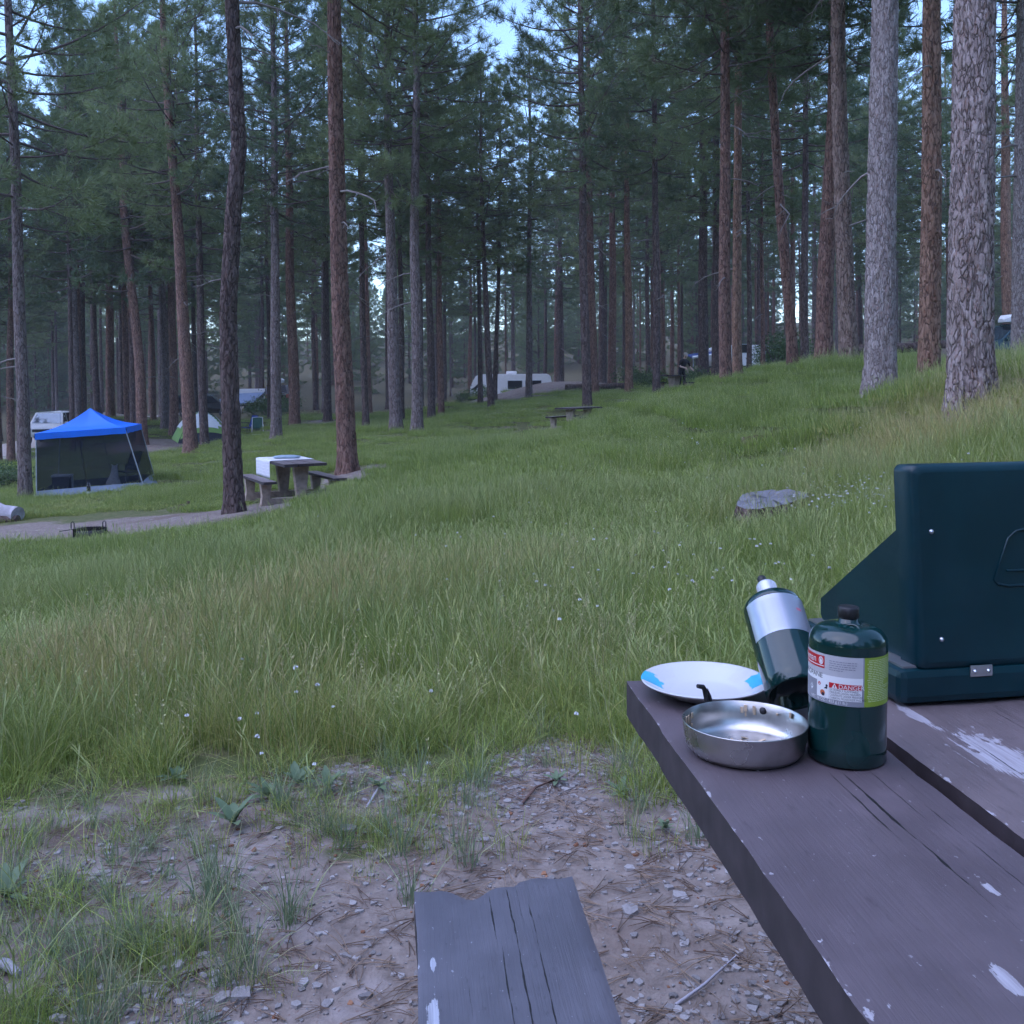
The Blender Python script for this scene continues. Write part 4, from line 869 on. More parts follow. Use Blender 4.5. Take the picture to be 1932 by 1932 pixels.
def rrect(w, h, r, n=6):
    out = []
    for cx, cy, a0 in ((w - r, r, -PI / 2), (w - r, h - r, 0), (r, h - r, PI / 2), (r, r, PI)):
        out += [(cx + r * math.cos(a0 + PI / 2 * k / n), cy + r * math.sin(a0 + PI / 2 * k / n)) for k in range(n + 1)]
    return out
rings = []
for off, z in ((.012, 0.0), (.004, .0016), (.0, .006), (-.001, LT)):
    rings.append([(off + x * (SW - 2 * off) / SW, z, off + y * (LH - 2 * off) / LH) for x, y in rrect(SW, LH, .012)])
n = len(rings[0]); V_ = sum(rings, [])
lid.add(V_, [(i * n + k, i * n + (k + 1) % n, (i + 1) * n + (k + 1) % n, (i + 1) * n + k) for i in range(3) for k in range(n)], 0, True); lid.add(rings[0], [tuple(range(n))])
lid.add([(x, .008, z) for x, y, z in rings[0]], [tuple(range(n - 1, -1, -1))], 0)
lo = lid.build('lid', M_stove, stove, (.030, .002, .050), (-LA, 0, 0)); lo['label'] = 'raised lid seen from behind with a pressed emblem'
for (x, z) in ((.040, .045), (.030, .205)): MB().lathe([(0, .0035), (.002, .003), (.0036, .001), (.0038, 0)], 12, Matrix.Rotation(PI / 2, 4, 'X')).build('rivet', M_steel, lo, (x, .0, z))
hp = MB(); hp.box((.130, -.001, .047), (.036, .003, .017), bev=.0012); hp.build('hinge', M_steel, stove)
for x in (.119, .141): MB().lathe([(0, .003), (.0025, .002), (.003, 0)], 10, Matrix.Translation((x, -.0025, .0465)) @ Matrix.Rotation(PI / 2, 4, 'X')).build('rivet', M_steel, stove)
# pressed emblem on the lid: rounded frame, lantern arch, lettering
em = MB()
def emtube(pts, r=.0016, closed=False):
    P_ = [Vector((.262 + (x - .288) * 1.7, -.0004, .12 + (z - .085) * .68)) for x, z in pts]; em.tube(P_ + ([P_[0]] if closed else []), r * 1.25, 6)
fr = [(.225, .09), (.235, .085), (.36, .085), (.375, .09), (.378, .10), (.366, .19), (.358, .205), (.345, .21), (.258, .21), (.245, .205), (.237, .19), (.222, .10)]
emtube([(x - .012, z) for x, z in fr], .0017, True); emtube([(.222, .118), (.366, .118)])
emtube([(.252 + .03 * (1 - math.cos(a)) , .15 + .04 * math.sin(a)) for a in np.linspace(-.3, PI + .3, 14)])
emtube([(.262, .142), (.268, .139), (.272, .143)]); emtube([(.282, .13), (.282, .165)]); emtube([(.30, .139), (.306, .142)])
em.build('emblem', M_stove, lo)
w_ = MB(); prof = [(0, .004), (.268, .004), (.275, .012), (.275, .040), (.020, .205), (0, .205)]; SW = SWT
w_.prism(prof, -.0008, .0008, Matrix(((0, 0, 1, 0), (1, 0, 0, 0), (0, 1, 0, 0), (0, 0, 0, 1))))
for x, a in ((.032, math.radians(1)), (SW - .012, math.radians(-1))):
    q = w_.mesh('windscreen', M_stove); link('windscreen', q, stove, (x, .030, .055), (0, 0, a))
MB().tube([(.034, .030, .06), (.034, .030, .30)], .004, 8).build('hinge_rod', M_stove, stove)

# ---------------------------------------------------------------- lettering helper
def text_geo(body, size, align='LEFT'):
    c = bpy.data.curves.new('t', 'FONT'); c.body = body; c.size = size; c.align_x = align; c.resolution_u = 3
    o = bpy.data.objects.new('t', c); m = bpy.data.meshes.new_from_object(o)
    V_ = [tuple(v.co) for v in m.vertices]; F_ = [tuple(p.vertices) for p in m.polygons]
    bpy.data.objects.remove(o); bpy.data.curves.remove(c); bpy.data.meshes.remove(m); return V_, F_
def wrap(b, V_, F_, r, mat=0, sx=1.0):
    """lay flat (s, z) print round a cylinder; s = 0 faces -Y"""
    b.add([(r * math.sin(x * sx / r), -r * math.cos(x * sx / r), y) for x, y, *_ in V_], F_, mat)
def patch(b, r, s0, s1, z0, z1, mat=0):
    n = max(2, int(abs(s1 - s0) / .002)); V_ = []
    for k in range(n + 1):
        s = s0 + (s1 - s0) * k / n; V_ += [(s, z0), (s, z1)]
    wrap(b, V_, [(2 * k, 2 * k + 2, 2 * k + 3, 2 * k + 1) for k in range(n)], r, mat)
def ink(name, c, rough=.45): return plain(name, c, rough, var=.03)
I_red = ink('ink_red', (.48, .015, .025)); I_wht = ink('ink_white', (.74, .74, .76)); I_blk = ink('ink_dark', (.03, .03, .05)); I_lg = ink('ink_pale_grey', (.46, .45, .48)); I_mg = ink('ink_grey', (.25, .25, .29)); I_grn = ink('ink_green', (.24, .34, .035)); I_pg = ink('ink_pale_green', (.50, .58, .30)); I_org = ink('ink_orange', (.5, .12, .05)); I_sil = plain('label_silver', (.36, .39, .45), .34, metal=.6, var=.08)
t = NT('cylinder_green'); M_cyl = t.fin(t.mix(t.step(t.noise(t.coords('Object'), 14, 3), .4, .7), (.002, .022, .022), (.003, .028, .026)), .12, 0, .6)
CR = .0482
def cyl_body(root, hollow=False):
    b = MB(); pr = [(0, .030), (CR * .5, .027), (CR * .80, .016), (CR * .88, .003), (CR * .95, 0), (CR, .003), (CR, .017), (CR * 1.006, .0185), (CR, .020), (CR, .150)]
    pr += [(CR * math.cos(a) ** .62, .150 + .0235 * math.sin(a)) for a in np.linspace(.08, 1.36, 12)] + [(.0125, .1745), (.0118, .179), (.0108, .180), (.0108, .183), (0, .183)]
    return b.lathe(pr, 64).build('body', M_cyl, root)
c0 = onz(1597, 1428, .76)
cyl = thing('propane_cylinder', 'upright dark green propane cylinder with printed label and black cap', 'gas cylinder', (c0.x, c0.y, .7605), (0, math.radians(.8), math.atan2(c0.y, c0.x) - PI / 2))
cyl_body(cyl)
MB().lathe([(.0, .194), (.0118, .194), (.0132, .1925), (.0132, .181), (.0124, .1795), (.0, .1795)], 32).build('cap', M_black, cyl)
b = MB(); b.lathe([(.0075, .0), (.009, .0008), (.0105, .0)], 24, Matrix.Translation((.004, -.0245, .1712)) @ Matrix.Rotation(math.radians(26), 4, 'X')); b.lathe([(.002, .0), (.003, .0007), (.004, .0)], 16, Matrix.Translation((.004, -.0245, .1712)) @ Matrix.Rotation(math.radians(26), 4, 'X')); b.build('valve_stamp', M_cyl, cyl)
z0, z1 = .0795, .1405; R1, R2, R3, R4 = CR + .0003, CR + .0005, CR + .0007, CR + .0009; S = CR * PI; zz = lambda t_: z1 + (z0 - z1) * t_
lab = MB(); th = lambda d_: CR * math.radians(d_)
patch(lab, R1, th(-150), th(22), zz(.42), z1, 0); patch(lab, R1, th(-150), th(22), zz(.57), zz(.42), 1); patch(lab, R1, th(-150), th(22), z0, zz(.57), 2); patch(lab, R1, th(24), th(160), z0, z1, 3); patch(lab, R1, th(22), th(24), z0, z1, 4)
lab_o = lab.build('label', [I_lg, I_wht, I_mg, I_grn, I_mg], cyl)
# print on the label
pr = MB(); g = random.Random(3)
def word(body, size, s, tt, mat, r=R3, align='LEFT', sx=1.0): V_, F_ = text_geo(body, size, align); wrap(pr, [(x * sx + s, y + zz(tt)) for x, y, _ in V_], F_, r, mat)
patch(pr, R2, th(-104), th(-35), zz(.30), zz(.05), 0); patch(pr, R3, th(-103), th(-36), zz(.262), zz(.245), 1)
word('Coleman', .0125, th(-101), .205, 1, R4, sx=.92)
wrap(pr, [(th(-41.5) + .0036 * math.cos(a) * k, zz(.15) + .0048 * math.sin(a) * k) for k in (1, .72) for a in np.linspace(0, 2 * PI, 19)[:-1]], [(i, (i + 1) % 18, 18 + (i + 1) % 18, 18 + i) for i in range(18)], R3, 1)
wrap(pr, [(th(-41.5) + x, zz(.15) + y) for x, y in ((-.0012, -.003), (.0012, -.003), (.0018, 0), (0, .0034), (-.0018, 0))], [(0, 1, 2, 3, 4)], R4, 1)
word('PROPANE', .0088, th(-38), .505, 2, R2, 'RIGHT')
for k in range(5):
    s = th(-27); e_ = th(15 - (22 if k == 4 else g.uniform(0, 5)))
    while s < e_:
        w = g.uniform(.0015, .005); patch(pr, R2, s, min(s + w, e_), zz(.115 + k * .045) - .00055, zz(.115 + k * .045) + .00055, 3); s += w + .0009
for k in range(9):
    s = th(-66); patch(pr, R2, s, s + g.uniform(.004, .009), zz(.60 + k * .016) - .0002, zz(.60 + k * .016) + .0002, 3)
patch(pr, R2, th(-49), th(-27.3), zz(.90), zz(.56), 1); patch(pr, R2, th(-27), th(20.5), zz(.665), zz(.555), 0); patch(pr, R2, th(-27), th(20.5), zz(.895), zz(.665), 1)
wrap(pr, [(th(-23) + x, zz(.66) + y) for x, y in ((0, 0), (.0072, 0), (.0036, .0062))], [(0, 1, 2)], R3, 1); wrap(pr, [(th(-23) + .0036 + x, zz(.66) + y) for x, y in ((-.0005, .0008), (.0005, .0008), (.0006, .0042), (-.0006, .0042))], [(0, 1, 2, 3)], R4, 0)
word('DANGER', .0076, th(-13), .655, 1, R3, sx=1.02)
for k, s_ in enumerate(('EXTREMELY FLAMMABLE', 'FIRE/EXPLOSION HAZARD', 'CONTENTS UNDER PRESSURE', 'CARBON MONOXIDE HAZARD')): word(s_, .0037, th(-26), .715 + k * .055, 2, R3, sx=.86 if k != 2 else .80)
word('NET  16 OZ. / 453 g (1 lb.)', .0052, th(-63), .965, 1, R2, sx=.92)
def disc(s, z, r, mat, R_=R3): wrap(pr, [(s + r * math.cos(a), z + r * math.sin(a)) for a in np.linspace(0, 2 * PI, 13)[:-1]], [tuple(range(12))], R_, mat)
disc(th(-44), zz(.63), .0022, 0); disc(th(-44), zz(.635), .0009, 1, R4); disc(th(-31), zz(.64), .0016, 2); wrap(pr, [(th(-31) + x, zz(.69) + y) for x, y in ((-.004, -.001), (.001, -.001), (.001, .002), (-.002, .001))], [(0, 1, 2, 3)], R3, 2); disc(th(-38), zz(.80), .0036, 5); disc(th(-37), zz(.83), .0022, 2, R4)
wrap(pr, [(th(-62) + x, zz(.75) + y) for x, y in ((-.0034, 0), (0, -.0045), (.0034, 0), (0, .0045))], [(0, 1, 2, 3)], R2, 1); wrap(pr, [(th(-62) + x, zz(.75) + y) for x, y in ((-.0015, -.0006), (.0015, -.0006), (.0015, .0008), (-.0015, .0008))], [(0, 1, 2, 3)], R3, 2)
for k in range(24):
    s = th(28 + g.uniform(0, 3)); e_ = th(g.choice((78, 84, 88, 60)))
    while s < e_:
        w = g.uniform(.002, .008); q = zz(.06 + k * .036); patch(pr, R2, s, s + w, q - .0005, q + .0005, 4); s += w + .001
pr.build('lettering', [I_red, I_wht, I_blk, I_mg, I_pg, I_org], lab_o)

# leaning cylinder with a regulator screwed on
bc = onz(1506, 1310, .795); axis = Vector((-.045, .74, .65)).normalized()
Rm = axis.to_track_quat('Z', 'Y').to_matrix()
yl = Rm @ Vector((0, -1, 0)); want = Vector((0.1, -.6, .7)); want = (want - axis * want.dot(axis)).normalized()
zc = axis; yc_ = -want; xc = yc_.cross(zc); Rm = Matrix((xc, yc_, zc)).transposed()
lean = thing('propane_cylinder', 'tilted dark green propane cylinder with a silver label leaning behind the upright one', 'gas cylinder', bc, Rm.to_euler()); lean.scale = (.93, .93, .97)
cyl_body(lean)
b = MB(); patch(b, R1, th(-82), th(78), .083, .1495, 0); lb2 = b.build('label', [I_sil], lean)
pr = MB()
for k in range(15):
    for s0, s1 in ((-46, 4), (10, 52)):
        s = th(s0); e_ = th(s1 - g.uniform(0, 9))
        while s < e_:
            w = g.uniform(.003, .01); q = .141 - k * .0037; patch(pr, R2, s, min(s + w, e_), q - .0005, q + .0005, 0); s += w + .0012
patch(pr, R3, th(22), th(34), .1195, .1245, 1); pr.build('lettering', [ink('ink_faint', (.34, .36, .44)), ink('ink_pink', (.5, .16, .22))], lb2)
b = MB(); b.lathe([(0, .178), (.0150, .178), (.0158, .1795), (.0158, .199), (.0145, .201), (0, .201)], 24)
for k in range(24):
    a = 2 * PI * k / 24; b.box((.0159 * math.cos(a), .0159 * math.sin(a), .189), (.0016, .0016, .018), Matrix.Rotation(a, 3, 'Z'))
nut = b.build('regulator', M_steel, lean); MB().lathe([(0, .2005), (.0065, .2005), (.0075, .203), (.0075, .213), (.006, .2155), (0, .2145)], 20).build('knob', M_black, lean, (-.004, 0, 0))
nut.data.materials[0] = plain('pale_cast_metal', (.55, .57, .62), .4, metal=.5)

# ---------------------------------------------------------------- plate
t = NT('plate_glaze'); o = t.coords('Object'); s = t.sep(o); ang_ = t.math('ARCTAN2', s[1], s[0]); rr = t.math('SQRT', t.math('ADD', t.math('MULTIPLY', s[0], s[0]), t.math('MULTIPLY', s[1], s[1])))
nz = t.math('MULTIPLY', t.math('SUBTRACT', t.noise(t.coords('Object', (60, 60, 60)), 1, 3), .5), .55)
def sector(a, half, r0):
    d = t.math('ABSOLUTE', t.math('SUBTRACT', ang_, a)); m1 = t.step(t.math('ADD', d, nz), half, half - .06); m2 = t.step(t.math('ADD', rr, t.math('MULTIPLY', nz, .03)), r0, r0 + .003); return t.math('MULTIPLY', m1, m2)
teal = t.math('MAXIMUM', sector(2.95, .33, .064), t.math('MAXIMUM', sector(.05, .30, .068), sector(-1.62, .02, .2)))
col = t.mix(t.math('MULTIPLY', teal, .9), (.60, .60, .62), (.01, .44, .66))
wv = t.n('ShaderNodeTexWave', wave_type='BANDS'); wv.inputs['Scale'].default_value = 150; wv.inputs['Distortion'].default_value = 2; t.l(o, wv.inputs['Vector'])
leafl = t.math('MULTIPLY', t.math('MAXIMUM', sector(2.35, .28, .066), t.math('MAXIMUM', sector(.62, .22, .06), sector(-.62, .3, .075))), t.step(wv.outputs[0], .85, .95))
col = t.mix(t.math('MULTIPLY', leafl, .45), col, (.42, .33, .38)); M_plate = t.fin(col, .2, 0, .5)
pc = onz(1328, 1280, .784); plate = MB(); PRr = .0975
plate.lathe([(0, .0), (.050, .0), (.058, .003), (.085, .0165), (.0955, .0215), (PRr, .0235), (PRr - .0005, .0245), (.0945, .0240), (.084, .0192), (.060, .0068), (.05, .0045), (0, .004)], 72)
tag(plate.build('plate', M_plate, None, (pc.x, pc.y - .006, .761), (0, 0, 0)), 'white round plate with turquoise patches at the far corner of the table', 'plate')

# ---------------------------------------------------------------- steel pan
t = NT('brushed_steel'); f = t.noise(t.coords('Object', (1, 1, 40)), 30, 3); g2 = t.noise(t.coords('Object'), 12, 4)
t.bump(f, .08, .001); M_pan = t.fin(t.mix(t.step(g2, .5, .75), (.50, .49, .48), (.30, .28, .26)), t.math('ADD', .17, t.math('MULTIPLY', g2, .25)), 1.0)
pp = onz(1405, 1362, .799); pr_ = .0805; PH = .041
pan = thing('steel_pan', 'shallow stainless steel pan with food scraps beside the upright gas cylinder', 'pan', (pp.x, pp.y, .7605))
b = MB(); b.lathe([(0, .0005), (.062, .0005), (.070, .003), (.0755, .010), (.0785, .022), (pr_ - .0006, PH - .001), (pr_, PH), (pr_ - .0008, PH + .0008), (pr_ - .0022, PH), (.0768, .022), (.0737, .0108), (.0685, .005), (.061, .0028), (0, .0028)], 80); b.build('pan_body', M_pan, pan)
b = MB(); a = math.radians(112); q = Vector((math.cos(a) * pr_, math.sin(a) * pr_, 0)); tn = Vector((-math.sin(a), math.cos(a), 0)); out = q.normalized()
pth = [q + Vector((0, 0, .012)), q + out * .006 + Vector((0, 0, .026)), q + out * .010 + Vector((0, 0, .044)), q + out * .009 - tn * -.003 + Vector((0, 0, .056)), q + out * .002 + tn * .010 + Vector((0, 0, .0625)), q + tn * .020 + Vector((0, 0, .0655))]
b.tube(pth, [.0035, .0035, .0034, .0034, .0034, .0028], 8); b.tube([q + Vector((0, 0, .015)) + tn * -.008, q + out * .006 + Vector((0, 0, .03)) + tn * -.008, q + out * .010 + Vector((0, 0, .045)) + tn * -.006, q + out * .009 + Vector((0, 0, .056))], .0024, 6)
b.build('handle_bracket', M_iron, pan); MB().lathe([(0, .004), (.004, .003), (.005, 0)], 12, Matrix.Translation((math.cos(1.02) * .0772, math.sin(1.02) * .0772, .031)) @ Matrix.Rotation(1.02, 4, 'Z') @ Matrix.Rotation(-PI / 2, 4, 'Y')).build('rivet', M_iron, pan)
b = MB(); g = random.Random(4)
for k in range(46):
    if k < 30: r_ = .05 * math.sqrt(g.random()); a = g.uniform(0, 6.28); c = Vector((r_ * math.cos(a), r_ * math.sin(a) - .008, .0035)); M_ = Euler((g.uniform(-.3, .3), g.uniform(-.3, .3), g.uniform(0, 6))).to_matrix()
    else: a = g.choice((g.uniform(.0, 1.5), g.uniform(2.3, 2.9))); c = Vector((math.cos(a) * .0757, math.sin(a) * .0757, g.uniform(.018, .036))); M_ = (Matrix.Rotation(a, 3, 'Z') @ Matrix.Rotation(PI / 2, 3, 'Y'))
    b.box(c, (g.uniform(.003, .011), g.uniform(.002, .0045), .0016), M_, bev=.0004)
tag(b.build('food_scraps', plain('egg_scraps', (.60, .46, .32), .8, var=.4, scale=60), pan), kind='stuff')
# ---------------------------------------------------------------- blue screen shelter
M_blue = plain('blue_canopy', (.004, .17, .85), .55, var=.06, scale=3); M_skirt = plain('grey_skirt', (.20, .25, .33), .8); M_pole = plain('pale_pole', (.36, .40, .44), .45, metal=.2)
t = NT('dark_netting'); col = (.010, .018, .034); m_ = t.fin(col, .8, 0, .1); tr = t.n('ShaderNodeBsdfTransparent'); mx = t.n('ShaderNodeMixShader'); mx.inputs[0].default_value = .64
t.l(tr.outputs[0], mx.inputs[1]); t.l(t.b.outputs[0], mx.inputs[2]); t.l(mx.outputs[0], t.out.inputs[0]); M_net = t.mat
FL = W(69, 938, 28.0); FR = W(272, 921, 28.7); vx = FR - FL; wS = vx.length; ex_ = vx.normalized(); ey_ = Vector((-ex_.y, ex_.x, 0)).normalized(); ez_ = ex_.cross(ey_)
Rt = Matrix((ex_, ey_, ez_)).transposed(); sh = thing('screen_shelter', 'blue peaked screen shelter with dark net walls at the left campsite', 'shelter', FL, Rt.to_euler())
D_ = 3.0; ins = .24; EH = 1.62; VH = .17; PK = 2.40
base = [(0, 0), (wS, 0), (wS, D_), (0, D_)]; top = [(ins * .25, ins), (wS - ins * 1.75, ins), (wS - ins * 1.2, D_ - ins), (ins, D_ - ins)]
pk = Vector((wS * .47, D_ / 2, PK))
b = MB(); ev = [Vector((x + sx * .02, y + sy * .02, EH + VH)) for (x, y), (sx, sy) in zip(top, ((-1, -1), (1, -1), (1, 1), (-1, 1)))]
for i in range(4):
    a, c = ev[i], ev[(i + 1) % 4]; nrow = 8; V_ = []
    for r in range(nrow + 1):
        s_ = r / nrow; 
        for k in range(9):
            q = a.lerp(c, k / 8).lerp(pk, s_); q = q - Vector((0, 0, .16 * math.sin(PI * s_) * (1 - .3 * abs(k / 4 - 1)))); V_.append(q)
    b.add(V_, [(r * 9 + k, r * 9 + k + 1, r * 9 + k + 10, r * 9 + k + 9) for r in range(nrow) for k in range(8)], 0, True)
b.build('roof', M_blue, sh)
for i in range(4):
    a, c = ev[i], ev[(i + 1) % 4]; V_ = []; dn = Vector((0, 0, -VH - .01)); o_ = (((a + c) / 2) - Vector((wS * .47, D_ / 2, EH + VH))); o_.z = 0; o_ = o_.normalized() * .012
    for k in range(13): q = a.lerp(c, k / 12) + o_ * (1 + .6 * math.sin(k * 2.1)); V_ += [q, q + dn * (1 + .03 * math.sin(k * 1.7)) + o_ * .5]
    MB().add(V_, [(2 * k, 2 * k + 1, 2 * k + 3, 2 * k + 2) for k in range(12)], 0, True).build('valance', M_blue, sh)
for i in range(4):
    p0 = Vector((*base[i], 0)); p1 = Vector((*top[i], EH + .1)); MB().tube([p0, p0.lerp(p1, .5), p1], .016, 8).build('pole', M_pole, sh)
    j = (i + 1) % 4; q0 = Vector((*base[j], 0)); q1 = Vector((*top[j], EH + .1)); V_ = []
    cen = Vector((wS / 2, D_ / 2, 0)); sk = .16
    for r in range(7):
        for k in range(17):
            s_ = r / 6; a0 = p0.lerp(p1, sk / EH + s_ * (1 - sk / EH)); b0 = q0.lerp(q1, sk / EH + s_ * (1 - sk / EH)); q = a0.lerp(b0, k / 16); oo = (cen - q); oo.z = 0; V_.append(q + oo.normalized() * (.05 * math.sin(PI * k / 16) + .012 * math.sin(k * 2.3 + r)))
    MB().add(V_, [(r * 17 + k, r * 17 + k + 1, r * 17 + k + 18, r * 17 + k + 17) for r in range(6) for k in range(16)], 0, True).build('net_wall', M_net, sh)
    V_ = []
    for k in range(17):
        q = p0.lerp(q0, k / 16); qq = (p0.lerp(p1, sk / EH)).lerp(q0.lerp(q1, sk / EH), k / 16); oo = (q - cen); oo.z = 0; oo.normalize(); oi = (cen - qq); oi.z = 0
        V_ += [qq + oi.normalized() * (.05 * math.sin(PI * k / 16)), q + oo * (.16 * math.sin(PI * min(1, k / 16 + .02)) + .05) - Vector((0, 0, .06 - .02 * math.sin(k * 1.9)))]
    MB().add(V_, [(2 * k, 2 * k + 1, 2 * k + 3, 2 * k + 2) for k in range(16)], 0, True).build('skirt', M_skirt, sh)
for x in (.50, .60):                                           # the zipped doorway, front and rear
    pass
MB().tube([Vector((wS * .405, .16 + ins * .8, EH)), Vector((wS * .47, .0, .14))], .014, 6).build('zip', M_black, sh)
MB().tube([Vector((wS * .50, D_ - .2, EH)), Vector((wS * .56, D_ - .02, .14))], .014, 6).build('zip', M_black, sh)
def inside(x, y, z=0.0): return FL + Rt @ Vector((x, y, z))
SOLID += [(inside(wS * a_, b_).x, inside(wS * a_, b_).y, 1.05) for a_ in (.1, .35, .65, .9) for b_ in (-.1, 1.0, 2.2)]
M_darkcloth = plain('navy_cloth', (.012, .016, .03), .9); M_cool = plain('pale_plastic', (.42, .47, .52), .5)
p = inside(.52, .9); ck = thing('cooler', 'dark box with a pale lid on a stand, inside the shelter at the left', 'cooler', p, (0, 0, .2))
MB().box((0, 0, .24), (.5, .38, .44), bev=.03).build('box', M_darkcloth, ck); MB().box((0, 0, .49), (.54, .42, .06), bev=.02).build('lid', M_cool, ck); MB().box((.30, -.1, .25), (.05, .05, .5), bev=.01).build('handle', M_cool, ck)

def camp_chair(label, loc, rz_, cloth, frame, s=1.0, low=False):
    r = thing('camp_chair', label, 'chair', loc, (0, 0, rz_)); r.scale = (s, s, s); sh_ = .30 if low else .42
    for sx in (-1, 1):
        MB().tube([(sx * .27, -.26, 0), (sx * .27, -.24, sh_ + .2), (sx * .27, .22, sh_ + .2), (sx * .27, .30, 0)], .013, 8).build('arm_frame', frame, r)
        MB().tube([(sx * .25, -.22, sh_), (sx * .25, .20, sh_ - .04), (sx * .25, .42, sh_ + .55)], .013, 8).build('side_rail', frame, r)
    for y, z in ((-.26, .04), (.30, .04)): MB().tube([(-.27, y, z), (.27, y, z)], .012, 8).build('crossbar', frame, r)
    MB().tube([(-.25, .42, sh_ + .55), (0, .43, sh_ + .57), (.25, .42, sh_ + .55)], .013, 8).build('top_bar', frame, r)
    def sheet(name, a, c, sag):
        V_ = []
        for i in range(7):
            q = Vector(a).lerp(Vector(c), i / 6)
            for k in range(7): x = -.245 + .49 * k / 6; V_.append(q + Vector((x, sag[0] * math.cos(x / .245 * PI / 2), -sag[1] * math.cos(x / .245 * PI / 2) * math.sin(PI * (i + .5) / 7))))
        o = MB().add(V_, [(i * 7 + k, i * 7 + k + 1, i * 7 + k + 8, i * 7 + k + 7) for i in range(6) for k in range(6)], 0, True).build(name, cloth, r); o.modifiers.new('s', 'SOLIDIFY').thickness = .01
    sheet('seat', (0, -.21, sh_), (0, .20, sh_ - .03), (0, .05)); sheet('backrest', (0, .22, sh_), (0, .42, sh_ + .54), (.03, 0)); return r
M_darkgreen = plain('dark_green_cloth', (.02, .045, .05), .9); M_royal = plain('royal_blue_cloth', (.01, .06, .32), .8); M_fern = plain('fern_green_cloth', (.03, .10, .08), .8)
camp_chair('dark folding chair with pale arms inside the blue screen shelter', inside(2.15, 1.9), -.5, M_darkgreen, M_iron)
c1, c2 = G(467, 54.5), G(485, 53.5)
camp_chair('royal blue folding chair on the bare ground right of the dome tent', c1, -.7, M_royal, M_black, 1.15)
camp_chair('green folding chair with a white frame, right of the blue chair', c2, .25, M_fern, M_white, 1.1, True)
p = inside(wS * .49, -.22, -.04); lt = thing('lantern', 'small dark lantern with a pale base standing at the shelter door', 'lantern', p)
MB().lathe([(0, 0), (.07, 0), (.075, .02), (.07, .09), (.05, .10), (0, .10)], 20).build('base', M_cool, lt); MB().lathe([(.05, .10), (.055, .12), (.05, .24), (.035, .27), (.02, .28), (0, .28)], 20).build('globe', M_black, lt); MB().tube([(-.05, 0, .24), (-.03, 0, .34), (.03, 0, .34), (.05, 0, .24)], .005, 6).build('bail', M_pole, lt)

# ---------------------------------------------------------------- bodies grown over a skeleton
def skin_body(name, verts, edges, mats, parent, root=0, sub=2, face_mat=None):
    me = bpy.data.meshes.new(name); me.from_pydata([v[:3] for v in verts], edges, []); o = link(name + '_tmp', me)
    md = o.modifiers.new('skin', 'SKIN'); md.use_smooth_shade = True
    for i, v in enumerate(verts): me.skin_vertices[0].data[i].radius = (v[3], v[4] if len(v) > 4 else v[3])
    me.skin_vertices[0].data[root].use_root = True; o.modifiers.new('sub', 'SUBSURF').levels = sub
    bpy.context.view_layer.update(); dg = bpy.context.evaluated_depsgraph_get(); m2 = bpy.data.meshes.new_from_object(o.evaluated_get(dg)); bpy.data.objects.remove(o)
    m2.name = name; m2.materials.clear()
    for m in mats: m2.materials.append(m)
    if face_mat:
        for p_ in m2.polygons: p_.material_index = face_mat(p_.center)
    return link(name, m2, parent)
p = inside(1.95, .8); dog = thing('dog', 'pale dog with a dark muzzle sitting inside the blue screen shelter', 'dog', p, (0, 0, -2.9))
M_fur = plain('pale_fur', (.50, .52, .54), .95, var=.15, scale=25); M_muz = plain('dark_muzzle_fur', (.02, .02, .02), .9)
DV = [(0, .16, .16, .15), (0, .02, .30, .14), (0, -.10, .42, .105), (0, -.15, .50, .095), (0, -.19, .575, .115), (0, -.265, .56, .052), (0, -.325, .545, .036),
      (.07, -.12, .30, .05), (.075, -.13, .14, .034), (.075, -.15, .02, .036), (-.07, -.12, .30, .05), (-.075, -.13, .14, .034), (-.075, -.15, .02, .036),
      (.14, .10, .14, .085), (.15, -.04, .10, .05), (.15, .06, .03, .035), (.15, -.08, .02, .034), (-.14, .10, .14, .085), (-.15, -.04, .10, .05), (-.15, .06, .03, .035), (-.15, -.08, .02, .034),
      (0, .28, .06, .03), (.06, .40, .03, .018), (.055, -.16, .65, .026), (.085, -.15, .70, .012), (-.055, -.16, .65, .026), (-.085, -.15, .70, .012)]
DE = [(0, 1), (1, 2), (2, 3), (3, 4), (4, 5), (5, 6), (2, 7), (7, 8), (8, 9), (2, 10), (10, 11), (11, 12), (0, 13), (13, 14), (14, 15), (15, 16), (0, 17), (17, 18), (18, 19), (19, 20), (0, 21), (21, 22), (4, 23), (23, 24), (4, 25), (25, 26)]
skin_body('body', DV, DE, [M_fur, M_muz], dog, 0, 2, lambda c: 1 if c.y < -.27 or (c.z > .57 and c.y < -.2 and abs(c.x) > .025 and c.z < .62) else 0)
for s_ in (-1, 1): MB().lathe([(0, .012), (.008, .009), (.012, 0)], 10, Matrix.Translation((s_ * .035, -.262, .60)) @ Matrix.Rotation(PI / 2, 4, 'X')).build('eye', M_black, dog)
